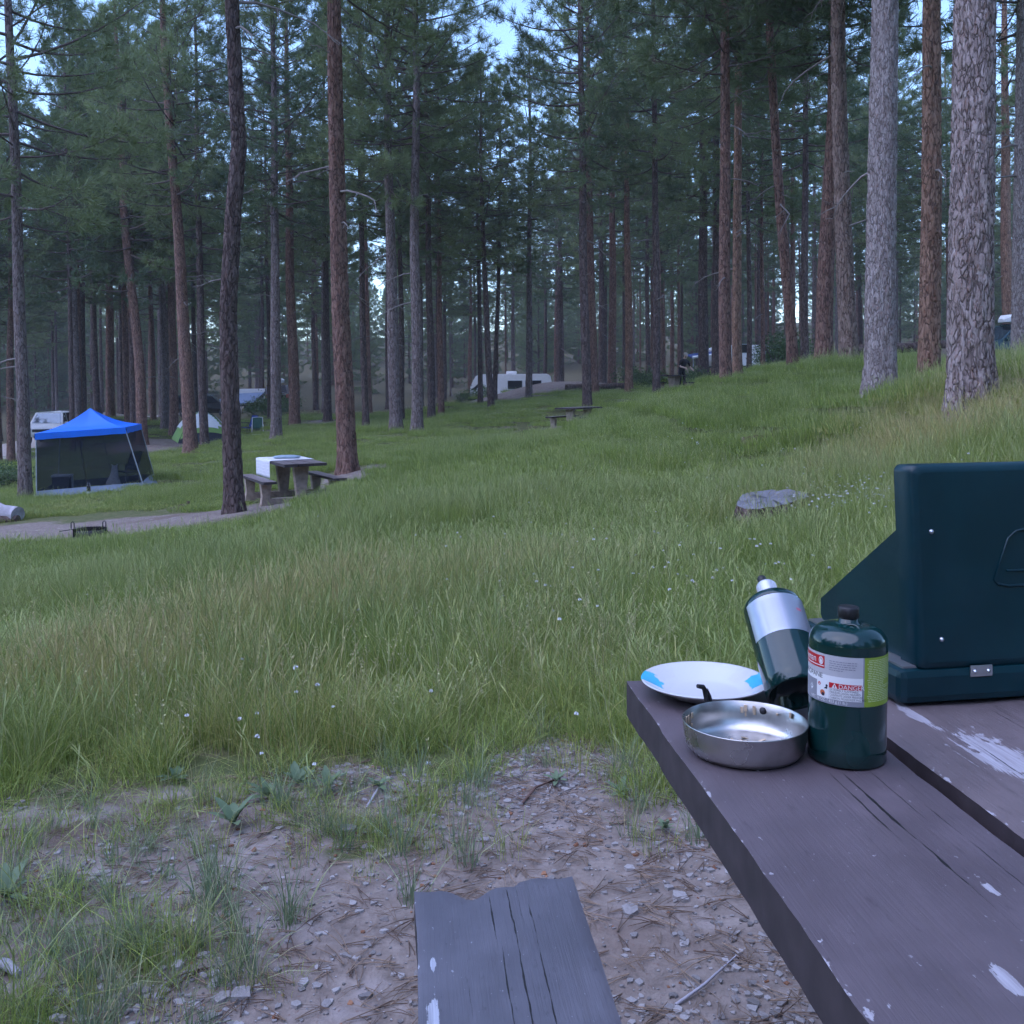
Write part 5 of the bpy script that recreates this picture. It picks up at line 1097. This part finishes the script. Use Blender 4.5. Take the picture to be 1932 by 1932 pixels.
# a person by the small table
p = G(1287, 46); per = thing('person', 'person in dark clothing bending by the small picnic table near the camper', 'person', p, (0, 0, .5))
M_skin = plain('skin', (.42, .29, .24), .6); M_dk = plain('dark_clothes', (.012, .012, .018), .9); M_hair = plain('pale_hair', (.30, .27, .24), .8)
PV = [(0, .05, .92, .15, .12), (0, -.03, 1.10, .15, .12), (0, -.14, 1.27, .17, .13), (0, -.20, 1.38, .10), (0, -.25, 1.46, .055), (0, -.29, 1.55, .095), (0, -.30, 1.63, .075),
      (.10, .05, .88, .09), (.11, -.06, .48, .065), (.11, .02, .10, .045), (.11, -.12, .04, .045), (-.10, .05, .88, .09), (-.11, -.02, .48, .065), (-.11, .10, .10, .045), (-.11, -.04, .04, .045),
      (.21, -.17, 1.32, .065), (.30, -.20, 1.05, .045), (.24, -.40, .95, .034), (.22, -.48, .93, .035), (-.21, -.17, 1.32, .065), (-.30, -.22, 1.06, .045), (-.20, -.42, 1.00, .034), (-.17, -.50, 1.0, .035)]
PE = [(0, 1), (1, 2), (2, 3), (3, 4), (4, 5), (5, 6), (0, 7), (7, 8), (8, 9), (9, 10), (0, 11), (11, 12), (12, 13), (13, 14), (2, 15), (15, 16), (16, 17), (17, 18), (2, 19), (19, 20), (20, 21), (21, 22)]
for k, (sx, hx, hy, hz) in enumerate(((1, .22, -.48, .93), (-1, -.17, -.50, 1.0))):
    b_ = 18 if sx > 0 else 22
    for f_, (dx, dz, l) in enumerate(((.035, .0, .06), (.018, -.02, .08), (.0, -.03, .085), (-.018, -.03, .075), (-.032, -.02, .06))):
        PV.append((hx + dx, hy - l * .6, hz + dz - l * .3, .009)); PE.append((b_, len(PV) - 1)); PV.append((hx + dx, hy - l, hz + dz - l * .75, .008)); PE.append((len(PV) - 2, len(PV) - 1))
skin_body('body', PV, PE, [M_dk, M_skin], per, 0, 1, lambda c: 1 if c.z > 1.42 or (abs(c.x) > .14 and c.y < -.24 and c.z < 1.12) else 0)
MB().lathe([(0, .115), (.06, .10), (.098, .05), (.105, 0), (.098, -.03)], 16, Matrix.Translation((0, -.275, 1.60)) @ Matrix.Rotation(-.35, 4, 'X')).build('hair', M_hair, per)

# ---------------------------------------------------------------- dome tent
M_lime = plain('lime_nylon', (.20, .36, .09), .6, var=.08); M_fly = plain('white_fly', (.72, .76, .78), .6, var=.04); M_tub = plain('dark_tub_floor', (.02, .025, .04), .8)
p = G(378, 52.5); dt = thing('dome_tent', 'lime green dome tent with a white fly behind the reddish pines', 'tent', p, (0, 0, math.radians(28))); SOLID.append((p.x, p.y, 1.7))
def dome(s_, t_, k=1.0, h=1.62, w=1.38):
    a = (1 - abs(s_) ** 2.3) * (1 - abs(t_) ** 2.3); r = .80 + .20 * (1 - a); z = h * a ** .52 * k
    rib = .03 * math.exp(-((abs(s_) - abs(t_)) / .10) ** 2)
    return Vector((s_ * w * (1 - .10 * (z / h)), t_ * w * (1 - .10 * (z / h)), z + rib))
def domepart(name, mat, keep, k, z0=-9):
    N = 28; V_ = []; F_ = []
    for i in range(N + 1):
        for j in range(N + 1): q = dome(-1 + 2 * i / N, -1 + 2 * j / N); q.x *= k; q.y *= k; q.z *= k; V_.append(q)
    for i in range(N):
        for j in range(N):
            s_, t_ = -1 + 2 * (i + .5) / N, -1 + 2 * (j + .5) / N; z = sum((V_[a].z for a in (i * (N + 1) + j, (i + 1) * (N + 1) + j)), 0) / 2
            if keep(s_, t_, z): F_.append((i * (N + 1) + j, (i + 1) * (N + 1) + j, (i + 1) * (N + 1) + j + 1, i * (N + 1) + j + 1))
    return MB().add(V_, F_, 0, True).build(name, mat, dt)
domepart('tent_body', M_lime, lambda s_, t_, z: z > .16, 1.0); domepart('floor_tub', M_tub, lambda s_, t_, z: z <= .2, 1.012)
domepart('rain_fly', M_fly, lambda s_, t_, z: z > .80 + .55 * (abs(abs(s_) - abs(t_)) < .16) * (max(abs(s_), abs(t_)) < .6) - .10 * math.cos(3 * s_) and not (abs(abs(s_) - abs(t_)) < .09 and z > .9), 1.03)
for s1, s2 in ((1, 1), (1, -1)): MB().tube([dome(s1 * q, s2 * q) * 1.045 for q in np.linspace(-1, 1, 25)], .012, 6).build('pole', M_darkgreen, dt)
MB().tube([(1.3, -1.0, .9), (2.4, -2.0, .02)], .006, 5).build('guy_line', M_lime, dt); MB().tube([(-1.0, -1.3, .9), (-1.4, -2.6, .02)], .006, 5).build('guy_line', M_lime, dt)

# ---------------------------------------------------------------- vehicles
def suv(label, loc, rz_, paint, sc=1.0, rack=None, glass=None):
    """length along X (front at +X)"""
    r = thing('parked_vehicle', label, 'vehicle', loc, (0, 0, rz_)); r.scale = (sc,) * 3
    secs = [(-2.25, .50, .95, .80, 1.0), (-2.20, .42, 1.05, .90, 1.02), (-1.2, .36, 1.06, .93, 1.0), (0, .34, 1.06, .94, 1.0), (.95, .36, 1.06, .93, 1.0), (1.75, .40, .98, .90, .98), (2.15, .45, .88, .82, .95), (2.28, .52, .74, .72, .9)]
    V_ = []
    for x, zb, zt, hw, _ in secs: V_ += [(x, -hw * .94, zb), (x, -hw, (zb + zt) / 2), (x, -hw * .95, zt), (x, 0, zt + .03), (x, hw * .95, zt), (x, hw, (zb + zt) / 2), (x, hw * .94, zb)]
    F_ = [(i * 7 + k, (i + 1) * 7 + k, (i + 1) * 7 + (k + 1) % 7, i * 7 + (k + 1) % 7) for i in range(len(secs) - 1) for k in range(7)] + [tuple(range(7)), tuple(range(len(V_) - 1, len(V_) - 8, -1))]
    MB().add(V_, F_, 0, False).build('body', paint, r)
    lo_ = [(-2.12, .84), (-1.0, .86), (.2, .86), (1.15, .84)]; up = [(-1.85, .70), (-1.0, .72), (.1, .72), (.45, .68)]; zc_, zr = 1.06, 1.66
    V_ = []
    for (x0, w0), (x1, w1) in zip(lo_, up): V_ += [(x0, -w0, zc_), (x1, -w1, zr), (x1, 0, zr + .05), (x1, w1, zr), (x0, w0, zc_)]
    MB().add(V_, [(i * 5 + k, (i + 1) * 5 + k, (i + 1) * 5 + k + 1, i * 5 + k + 1) for i in range(3) for k in range(4)] + [(0, 1, 2, 3, 4), (19, 18, 17, 16, 15)]).build('cabin', paint, r)
    gl = glass or M_glass
    def win(a, b_, c, d, name='window', m=None): MB().add([a, b_, c, d], [(0, 1, 2, 3)]).build(name, m or M_glass, r)
    lerp = lambda A, B, s_: tuple(x + (y - x) * s_ for x, y in zip(A, B))
    def panel(A, B, C, D, m=.08, off=(0, 0, 0), name='window', mat=None):
        c = [lerp(lerp(A, B, m), lerp(D, C, m), m), lerp(lerp(A, B, 1 - m), lerp(D, C, 1 - m), m), lerp(lerp(A, B, 1 - m), lerp(D, C, 1 - m), 1 - m), lerp(lerp(A, B, m), lerp(D, C, m), 1 - m)]
        win(*[tuple(x + o for x, o in zip(q, off)) for q in c], name=name, m=mat)
    panel((1.15, -.84, zc_), (1.15, .84, zc_), (.45, .68, zr), (.45, -.68, zr), .07, (.012, 0, .012), 'windscreen', gl); panel((-2.12, -.84, zc_), (-2.12, .84, zc_), (-1.85, .70, zr), (-1.85, -.70, zr), .1, (-.014, 0, .006), 'rear_window')
    for s_ in (-1, 1):
        for i in range(3):
            (x0, w0), (x2, w2) = lo_[i], lo_[i + 1]; (x1, w1), (x3, w3) = up[i], up[i + 1]; panel((x0, s_ * w0, zc_), (x2, s_ * w2, zc_), (x3, s_ * w3, zr), (x1, s_ * w1, zr), .07, (0, s_ * .016, .004))
        MB().box((.95, s_ * .98, 1.10), (.12, .2, .15), bev=.03).build('mirror', paint, r)
        for x in (-1.4, 1.4):
            Mw = Matrix.Translation((x, s_ * .84, .36)) @ Matrix.Rotation(PI / 2, 4, 'X'); ty = MB().lathe([(.20, -.11), (.34, -.11), (.37, -.07), (.37, .07), (.34, .11), (.20, .11)], 28, Mw).build('wheel', M_rubber, r); MB().lathe([(0, .06 * -s_), (.2, .09 * -s_), (.21, .05 * -s_)], 20, Mw).build('rim', M_steel, ty)
        MB().box((2.20, s_ * .62, .78), (.12, .30, .14), bev=.03).build('headlight', M_cool, r); MB().box((-2.24, s_ * .70, .88), (.08, .16, .24), bev=.02).build('tail_light', plain('tail_red', (.3, .01, .01), .3), r)
    MB().box((2.285, 0, .76), (.03, .86, .14), bev=.01).build('grille', M_black, r); MB().box((2.27, 0, .52), (.14, 1.56, .18), bev=.04).build('bumper', M_white if paint is M_white else M_iron, r); MB().box((2.34, 0, .42), (.02, .7, .09)).build('air_intake', M_black, r)
    for s_ in (-1, 1): MB().tube([(-1.7, s_ * .6, 1.72), (-1.6, s_ * .6, 1.77), (.1, s_ * .6, 1.77), (.25, s_ * .6, 1.72)], .018, 6).build('roof_rail', M_black, r)
    if rack:
        b = MB(); V_ = []; 
        for x, k in ((-1.5, .55), (-1.42, .9), (-.2, 1.0), (.45, .85), (.62, .4)): V_ += [(x, -.40 * k, 1.80), (x, -.42 * k, 1.80 + .22 * k), (x, -.28 * k, 1.80 + .33 * k), (x, .28 * k, 1.80 + .33 * k), (x, .42 * k, 1.80 + .22 * k), (x, .40 * k, 1.80)]
        b.add(V_, [(i * 6 + k, (i + 1) * 6 + k, (i + 1) * 6 + (k + 1) % 6, i * 6 + (k + 1) % 6) for i in range(4) for k in range(6)] + [tuple(range(6)), tuple(range(29, 23, -1))]).build('roof_box', rack, r)
    return r
p = W(96, 846, 57); q = G(96, 57); suv('white car facing the camera, half hidden by the blue shelter', q, math.radians(-78), M_white, 1.05, None, M_skyglass)
M_teal = plain('teal_car_paint', (.02, .055, .07), .25, spec=.7); q = G(1915, 39); suv('dark vehicle parked above the right slope behind the big pines', (q.x, q.y, q.z - .0), math.radians(188), M_teal, 1.0, M_white)
M_blk2 = plain('black_car_paint', (.012, .012, .015), .25, spec=.7); q = G(526, 78); suv('black car with a white roof box behind the shrubs left of centre', (q.x, q.y, q.z + .2), math.radians(100), M_blk2, 1.1, M_white)
q = G(388, 70); suv('dark car behind the dome tent', q, math.radians(10), M_blk2, .95)

def trailer(label, loc, rz_, L, H, wn, stripes=True, name='travel_trailer', ac=True):
    r = thing(name, label, 'trailer', loc, (0, 0, rz_)); w = 1.2; b = MB()
    pf = [(-L / 2 + .25, .55), (-L / 2, .9), (-L / 2 + .05, 1.7), (-L / 2 + .5, H - .15), (-L / 2 + .95, H), (L / 2 - .35, H), (L / 2 - .08, H - .2), (L / 2, H - .7), (L / 2 - .02, .55)]
    b.prism(pf, -w, w, Matrix(((1, 0, 0, 0), (0, 0, 1, 0), (0, 1, 0, 0), (0, 0, 0, 1)))); bb = b.mesh('body', M_white); bm = bmesh.new(); bm.from_mesh(bb); bmesh.ops.recalc_face_normals(bm, faces=bm.faces); bmesh.ops.bevel(bm, geom=bm.edges[:], offset=.05, segments=2, affect='EDGES'); bm.to_mesh(bb); bm.free(); link('body', bb, r)
    for (x0, x1, z0_, z1_, m) in wn:
        f = MB().box(((x0 + x1) / 2, -w - .012, (z0_ + z1_) / 2), (x1 - x0 + .08, .03, z1_ - z0_ + .08), bev=.01).build('window', M_cool, r); MB().box(((x0 + x1) / 2, -w - .03, (z0_ + z1_) / 2), (x1 - x0, .012, z1_ - z0_)).build('pane', m, f)
    if stripes:
        MB().prism([(-L / 2 + .05, 1.35), (-L / 2 + .75, 1.95), (-L / 2 + .95, 1.95), (-L / 2 + .5, 1.35)], w + .002, w + .012, Matrix(((1, 0, 0, 0), (0, 0, -1, 0), (0, 1, 0, 0), (0, 0, 0, 1)))).build('stripe', M_black, r)
    if ac: MB().box((0.1, 0, H + .13), (.9, .7, .26), bev=.08).build('air_conditioner', M_white, r)
    MB().box((0, 0, .50), (L - .6, 2.0, .14)).build('chassis', M_iron, r)
    for x in (-.45, .45):
        for s_ in (-1, 1): MB().lathe([(0, -.1), (.30, -.1), (.34, -.05), (.34, .05), (.30, .1), (0, .1)], 24, Matrix.Translation((x, s_ * 1.02, .34)) @ Matrix.Rotation(PI / 2, 4, 'X')).build('wheel', M_rubber, r)
    return r
q = G(963, 86); trailer('long white travel trailer with dark windows behind the bare mound at centre', q, math.radians(2), 7.0, W(963, 706, 86).z - q.z, [(-.25, .95, 1.45, 2.15, M_glass), (1.25, 2.6, 1.45, 2.15, M_glass)])
q = G(1390, 74); tr3 = trailer('white camper with a side awning behind the brown twin pines', q, math.radians(6), 4.6, W(1400, 652, 74).z - q.z, [(-.4, .6, 1.5, 2.1, M_glass)], False, ac=False)
M_awn = plain('awning_navy', (.03, .06, .20), .7); hz = W(1340, 662, 72).z - q.z
aw = MB(); aw.add([(-2.2, -1.2, hz), (-4.3, -1.4, hz - .25), (-4.3, -3.2, hz - .55), (-2.2, -3.2, hz - .35)], [(0, 1, 2, 3)]); aw.build('awning', M_awn, tr3).modifiers.new('s', 'SOLIDIFY').thickness = .04
MB().tube([(-4.3, -3.22, hz - .5), (-2.1, -3.22, hz - .28)], .10, 10).build('awning_roller', M_white, tr3)
for x in (-4.25, -2.2): MB().tube([(x, -3.2, hz - .5), (x, -3.2, .0)], .025, 6).build('awning_pole', M_pole, tr3)
q = G(482, 80); tr2 = trailer('small white trailer with an awning behind the shrubs left of centre', (q.x, q.y, q.z), math.radians(8), 4.2, W(490, 738, 80).z - q.z + .2, [(.9, 1.4, 1.2, 1.8, M_glass)], False, ac=False)
M_tarp = plain('grey_blue_tarp', (.16, .22, .34), .7); hh = W(440, 752, 80).z - q.z
for nm, V_ in (('awning', [(-1.9, -1.2, hh + .35), (.8, -1.2, hh + .45), (.2, -3.4, hh - .3), (-2.2, -3.4, hh - .5)]),): MB().add(V_, [(0, 1, 2, 3)]).build(nm, M_tarp, tr2).modifiers.new('s', 'SOLIDIFY').thickness = .04
q = G(423, 79); tp = thing('tarp_canopy', 'blue grey tarp canopy on poles behind the dome tent', 'canopy', q, (0, 0, .1)); h2 = W(423, 764, 79).z - q.z
V_ = []
for i in range(7):
    for j in range(7): x, y = -1.6 + 3.2 * i / 6, -1.5 + 3.0 * j / 6; V_.append((x, y, h2 + .75 * (1 - abs(x) / 1.6) * (1 - abs(y) / 1.5) + .25 * (x / 1.6) - .08 * math.sin(PI * i / 6)))
MB().add(V_, [(i * 7 + j, (i + 1) * 7 + j, (i + 1) * 7 + j + 1, i * 7 + j + 1) for i in range(6) for j in range(6)], 0, True).build('canopy', M_tarp, tp).modifiers.new('s', 'SOLIDIFY').thickness = .02
for x in (-1.55, 1.55):
    for y in (-1.45, 1.45): MB().tube([(x, y, 0), (x, y, h2 + .25 * x / 1.6)], .025, 6).build('pole', M_pole, tp)

# ---------------------------------------------------------------- logs, stumps, fire ring
def log_mesh(a, c, r, mat, seed=0, n=14):
    g = random.Random(seed); P_ = [Vector(a).lerp(Vector(c), k / n) + Vector((0, g.gauss(0, .02), g.gauss(0, .012))) for k in range(n + 1)]; b = MB(); b.tube(P_, [r * g.uniform(.93, 1.07) for _ in P_], 14); return b
M_log = bark('log_bark', (.19, .14, .125), (.10, .07, .062), (.035, .025, .022))
def barrier(label, u0, v0, u1, v1, d0, d1, r):
    a, c = W(u0, v0, d0), W(u1, v1, d1); a0 = (a + c) / 2; o = thing('log_barrier', label, 'log', a0); log_mesh(a - a0, c - a0, r, M_log, 3).build('log', M_log, o)
    for s_ in (.12, .88):
        q = a.lerp(c, s_); z = gz(q.x, q.y); MB().box(q - a0 + Vector((0, 0, (z - q.z) / 2 - r * .5 - .03)), (r * 1.6, r * 2.0, max(.1, q.z - z + .0)), bev=.02).build('support_block', M_concrete, o)
barrier('low log rail on blocks along the bare mound at centre', 1066, 731, 1180, 727, 57, 57, .17)
barrier('log rail behind the big pines on the right slope', 1618, 661, 1795, 650, 33, 33, .17)
M_sgrey = painted_wood('weathered_wood', (.15, .148, .165), (.07, .064, .068), (.2, .2, .21), None, [], .95, 1.5)
def stump(label, p, R_, h, tilt, mt, side, seed):
    o = thing('stump', label, 'stump', p, (0, 0, 0)); g = random.Random(seed); n = 30; rr_ = [R_ * (1 + .12 * math.sin(3 * k * 2 * PI / n + seed) + g.uniform(-.07, .07)) for k in range(n)]
    top_ = [Vector((rr_[k] * math.cos(2 * PI * k / n), rr_[k] * math.sin(2 * PI * k / n), h + tilt[0] * math.cos(2 * PI * k / n) + tilt[1] * math.sin(2 * PI * k / n) + g.uniform(-.012, .012))) for k in range(n)]
    bot = [Vector((q.x * 1.22 * g.uniform(.95, 1.1), q.y * 1.22, -.1)) for q in top_]; b = MB(); b.add(top_ + bot, [(k, n + k, n + (k + 1) % n, (k + 1) % n) for k in range(n)]); b.build('side', side, o)
    b = MB(); cc = Vector((0, 0, h + .004)); mid = [q.lerp(cc, .5) + Vector((0, 0, g.uniform(-.006, .006))) for q in top_]; b.add(top_ + mid + [cc], [(k, (k + 1) % n, n + (k + 1) % n, n + k) for k in range(n)] + [(n + k, n + (k + 1) % n, 2 * n) for k in range(n)]); b.build('cut_top', mt, o)
    ckm = MB()
    for k in range(9):
        a = g.uniform(0, 6.28); r0, r1 = R_ * g.uniform(.05, .4), R_ * g.uniform(.6, .95); zt = lambda r_: h + (tilt[0] * math.cos(a) + tilt[1] * math.sin(a)) * r_ / R_ + .012
        d_ = Vector((math.cos(a), math.sin(a), 0)); s_ = Vector((-math.sin(a), math.cos(a), 0)) * .006; ckm.add([d_ * r0 - s_ * .4 + Vector((0, 0, zt(r0))), d_ * r0 + s_ * .4 + Vector((0, 0, zt(r0))), d_ * r1 + s_ + Vector((0, 0, zt(r1))), d_ * r1 - s_ + Vector((0, 0, zt(r1)))], [(0, 1, 2, 3)])
    ckm.build('cracks', M_black, o); SOLID.append((p.x, p.y, R_ * .9)); return o
ps = W(1452, 948, 8.6); stump('grey weathered stump with a cracked slanting top in the tall grass', Vector((ps.x, ps.y, gz(ps.x, ps.y))), .30, .20, (.05, .03), M_sgrey, M_log, 2)
ps = W(1432, 842, 14); M_rot = plain('rotten_red_wood', (.13, .075, .06), .95, var=.4, scale=12); stump('low rotten brown stump in the grass beyond the grey stump', Vector((ps.x, ps.y, gz(ps.x, ps.y))), .22, .24, (.02, -.03), M_rot, M_rot, 6)
p = hit(6, 985); fl = thing('fallen_log', 'bleached grey fallen log at the left edge by the bare ground', 'log', p, (0, 0, 0)); M_bleach = plain('bleached_wood', (.36, .34, .38), .9, var=.3, scale=6)
log_mesh((.38, -.1, .16), (-2.4, .5, .62), .17, M_bleach, 5).build('log', M_bleach, fl); log_mesh((.42, -.2, .03), (-1.2, -.25, .10), .10, M_log, 8).build('side_limb', M_log, fl); MB().tube([(-.05, -.25, .16), (.02, -.38, .0)], [.05, .025], 7).build('snag', M_bleach, fl)
p = G(165, 16.2); fr_ = thing('fire_ring', 'black iron fire ring with a grate and loop handles at the left campsite', 'fire ring', (p.x, p.y, p.z - .03), (0, 0, .15)); fr_.scale = (.78, .78, .66); SOLID.append((p.x, p.y, .42))
MB().lathe([(.33, 0), (.34, 0), (.34, .22), (.33, .22)], 36, a0=-2.2, a1=3.2).build('ring', M_iron, fr_)
gb = MB(); 
for k in range(11): x = -.28 + .056 * k; l_ = math.sqrt(.32 ** 2 - x * x); gb.tube([(x, -l_, .25), (x, l_ * .4, .27)], .007, 5)
gb.build('grate', M_iron, fr_)
for x in (-.33, .30): MB().tube([(x - .03, -.05, .24), (x - .03, -.05, .38), (x, -.05, .42), (x + .03, -.05, .38), (x + .03, -.05, .24)], .011, 6).build('handle', M_iron, fr_)
MB().tube([(.30, -.05, .25), (.42, -.1, .1), (.50, -.12, .0)], .012, 6).build('stay', M_iron, fr_); MB().tube([(-.32, .0, .22), (-.62, .05, .17)], .010, 6).build('stay', M_iron, fr_)
for k, (u, v, s_) in enumerate(((345, 962, .10), (355, 953, .07))):
    p = hit(u, v); b = stone_mesh(60 + k, .9); o = b.build('wood_chunk', M_rot, None, (p.x, p.y, p.z + .02), (0, .3, k)); o.scale = (s_, s_ * .7, s_); tag(o, ('larger' if k == 0 else 'smaller') + ' of two dark brown wood chunks lying on the bare ground', 'wood')
# whitened stick in the lower left corner
p = hit(18, 1856); b = MB(); b.tube([(-.045, .03, .012), (-.01, .005, .02), (.03, -.02, .012)], [.010, .012, .008], 7); tag(b.build('stick', M_bleach, None, p), 'short pale stick lying in the bottom left corner', 'stick')

for pts_, r_, lab_ in (([(1275, 1925), (1330, 1875), (1388, 1828)], .0035, 'long pale twig on the soil between bench and table'), ([(985, 1530), (1010, 1500), (1062, 1470)], .0045, 'thin dark root across the soil beyond the bench'), ([(690, 1530), (716, 1500), (740, 1470)], .003, 'bleached straw stalk leaning at the grass edge')):
    q_ = [hit(*k_) for k_ in pts_]; c_0 = q_[1]; b = MB(); b.tube([q_[0] - c_0 + Vector((0, 0, .004)), Vector((0, 0, .012)), q_[2] - c_0 + Vector((0, 0, .006))], [r_, r_ * .9, r_ * .4], 6); tag(b.build('twig', M_rot if 'dark' in lab_ else M_bleach, None, c_0), lab_, 'twig')

# ---------------------------------------------------------------- shrubs and weeds
def leafy(name, c0, c1):
    return grass_mat(name, c0, c1, (.3, .25, .1), .3)
M_leaf = leafy('shrub_leaves', (.045, .085, .03), (.10, .16, .06)); M_weed = leafy('weed_leaves', (.10, .16, .085), (.20, .27, .16))
def shrub_mesh(seed, n=900):
    g = np.random.default_rng(seed); k = 9; cen = np.stack([g.normal(size=k) * .34, g.normal(size=k) * .34, g.uniform(.2, .75, k)], -1); c = cen[g.integers(0, k, n)] + g.normal(size=(n, 3)) * .17; c[:, 2] = np.abs(c[:, 2])
    d = g.normal(size=(n, 3)); d /= np.linalg.norm(d, axis=1, keepdims=True); s = np.cross(d, g.normal(size=(n, 3))); s /= np.linalg.norm(s, axis=1, keepdims=True); l = .05 * g.uniform(.7, 1.5, (n, 1)); w = l * .35
    V_ = np.stack([c - d * l, c + s * w, c + d * l, c - s * w], 1).reshape(-1, 3); return np_mesh('foliage', V_, np.arange(len(V_)).reshape(-1, 4), [M_leaf])
SHR = [shrub_mesh(k) for k in range(3)]; b = MB(); g = random.Random(2)
for k in range(9): a = g.uniform(0, 6.28); b.tube([(0, 0, -.05), (math.cos(a) * .15, math.sin(a) * .15, .3), (math.cos(a) * .35, math.sin(a) * .35, .7)], [.012, .009, .004], 5)
STM = b.mesh('stems', M_limb)
for k, (u, d, s_, lab_) in enumerate([(496, 66, 1.5, 0), (512, 68, 1.7, 0), (528, 66, 1.4, 0), (546, 70, 1.6, 0), (478, 68, 1.3, 0), (1238, 50, 1.2, 1), (1212, 56, 1.5, 1), (1298, 47.5, .9, 1), (1316, 49, 1.0, 1), (1466, 52, 2.0, 2), (1482, 54, 2.2, 2), (1505, 50, 1.8, 2), (1448, 58, 1.5, 2), (890, 66, 1.2, 3), (915, 64, 1.1, 3), (870, 62, 1.0, 3), (8, 33, 1.0, 4), (24, 35, 1.1, 4), (-10, 36, 1.1, 4), (1180, 60, 1.4, 1)]):
    q = G(u, d); L_ = ['leafy green shrub behind the camp chairs left of centre', 'green shrub near the small picnic table by the camper', 'tall dark shrub right of the white camper', 'low green shrub before the left end of the long white trailer', 'pale leafed shrub behind the left edge pine']
    o = thing('shrub', L_[lab_], 'shrub', q, (0, 0, k), ['shrubs behind the camp chairs', 'shrubs by the small picnic table', 'shrubs right of the camper', 'shrubs by the long trailer', 'shrubs at the left edge'][lab_]); o.scale = (s_, s_, s_ * .85); link('foliage', SHR[k % 3], o); link('stems', STM, o)
def leaf_mesh(seed):
    g = random.Random(seed); V_ = []; L_ = 1.0; n = 7
    for i in range(n):
        s_ = i / (n - 1); w = .17 * math.sin(PI * min(1, s_ * .92 + .04)) ** .8 * (1 + .12 * g.uniform(-1, 1)); z = .35 * s_ - .38 * s_ * s_; V_ += [(s_, -w, z + .03), (s_, 0, z), (s_, w, z + .03)]
    return MB().add(V_, [(i * 3 + k, (i + 1) * 3 + k, (i + 1) * 3 + k + 1, i * 3 + k + 1) for i in range(n - 1) for k in range(2)], 0, True).mesh('leaf', M_weed)
LEAF = [leaf_mesh(k) for k in range(4)]
for k, (u, v, s_, n, lab_) in enumerate([(440, 1565, .13, 11, 'broad leaved weed at the dirt edge, nearest to the pale squared stone on its left'), (560, 1490, .12, 12, 'broad leaved weed in the grass above the pale squared stone'), (620, 1505, .10, 10, 'low weed in the grass edge just above the pale squared stone'), (505, 1520, .11, 11, 'weed between the two largest leafy weeds at the dirt edge'), (1256, 1576, .06, 9, 'small weed rosette near the table edge on the bare soil'),
        (10, 1710, .13, 8, 'leafy weed at the left edge of the picture'), (1050, 1490, .07, 8, 'small weed on the soil below the seed grass right of centre'), (1170, 1515, .08, 9, 'spiky weed rosette left of the table corner'), (330, 1480, .09, 9, 'weed at the left end of the upper dirt edge'), (715, 1500, .09, 9, 'grey green weed right of the pale squared stone')]):
    p = hit(u, v); w_o = thing('weed', lab_, 'plant', p, (0, 0, k)); g = random.Random(k)
    for j in range(n):
        o = link('leaf', LEAF[j % 4], w_o, (0, 0, .01), (0, -g.uniform(.1, 1.0), j * 2.4)); q = s_ * g.uniform(.4, .75); o.scale = (q, q, q)

# ---------------------------------------------------------------- ground cover, last
sow_all(); sow_stalks(); sow_clover(); strew()

# ---------------------------------------------------------------- evening haze under the pines
hz_ = MB().box((0, 0, 20.0), (700, 700, 60)); hm = bpy.data.materials.new('evening_haze'); hm.use_nodes = True; hm.node_tree.nodes.clear()
ho = hm.node_tree.nodes.new('ShaderNodeOutputMaterial'); hv = hm.node_tree.nodes.new('ShaderNodeVolumePrincipled'); hv.inputs['Color'].default_value = (.80, .84, .95, 1); hv.inputs['Density'].default_value = .0006
hm.node_tree.links.new(hv.outputs[0], ho.inputs['Volume']); tag(hz_.build('haze', hm), 'thin blue evening haze between the trees', 'haze', kind='stuff')
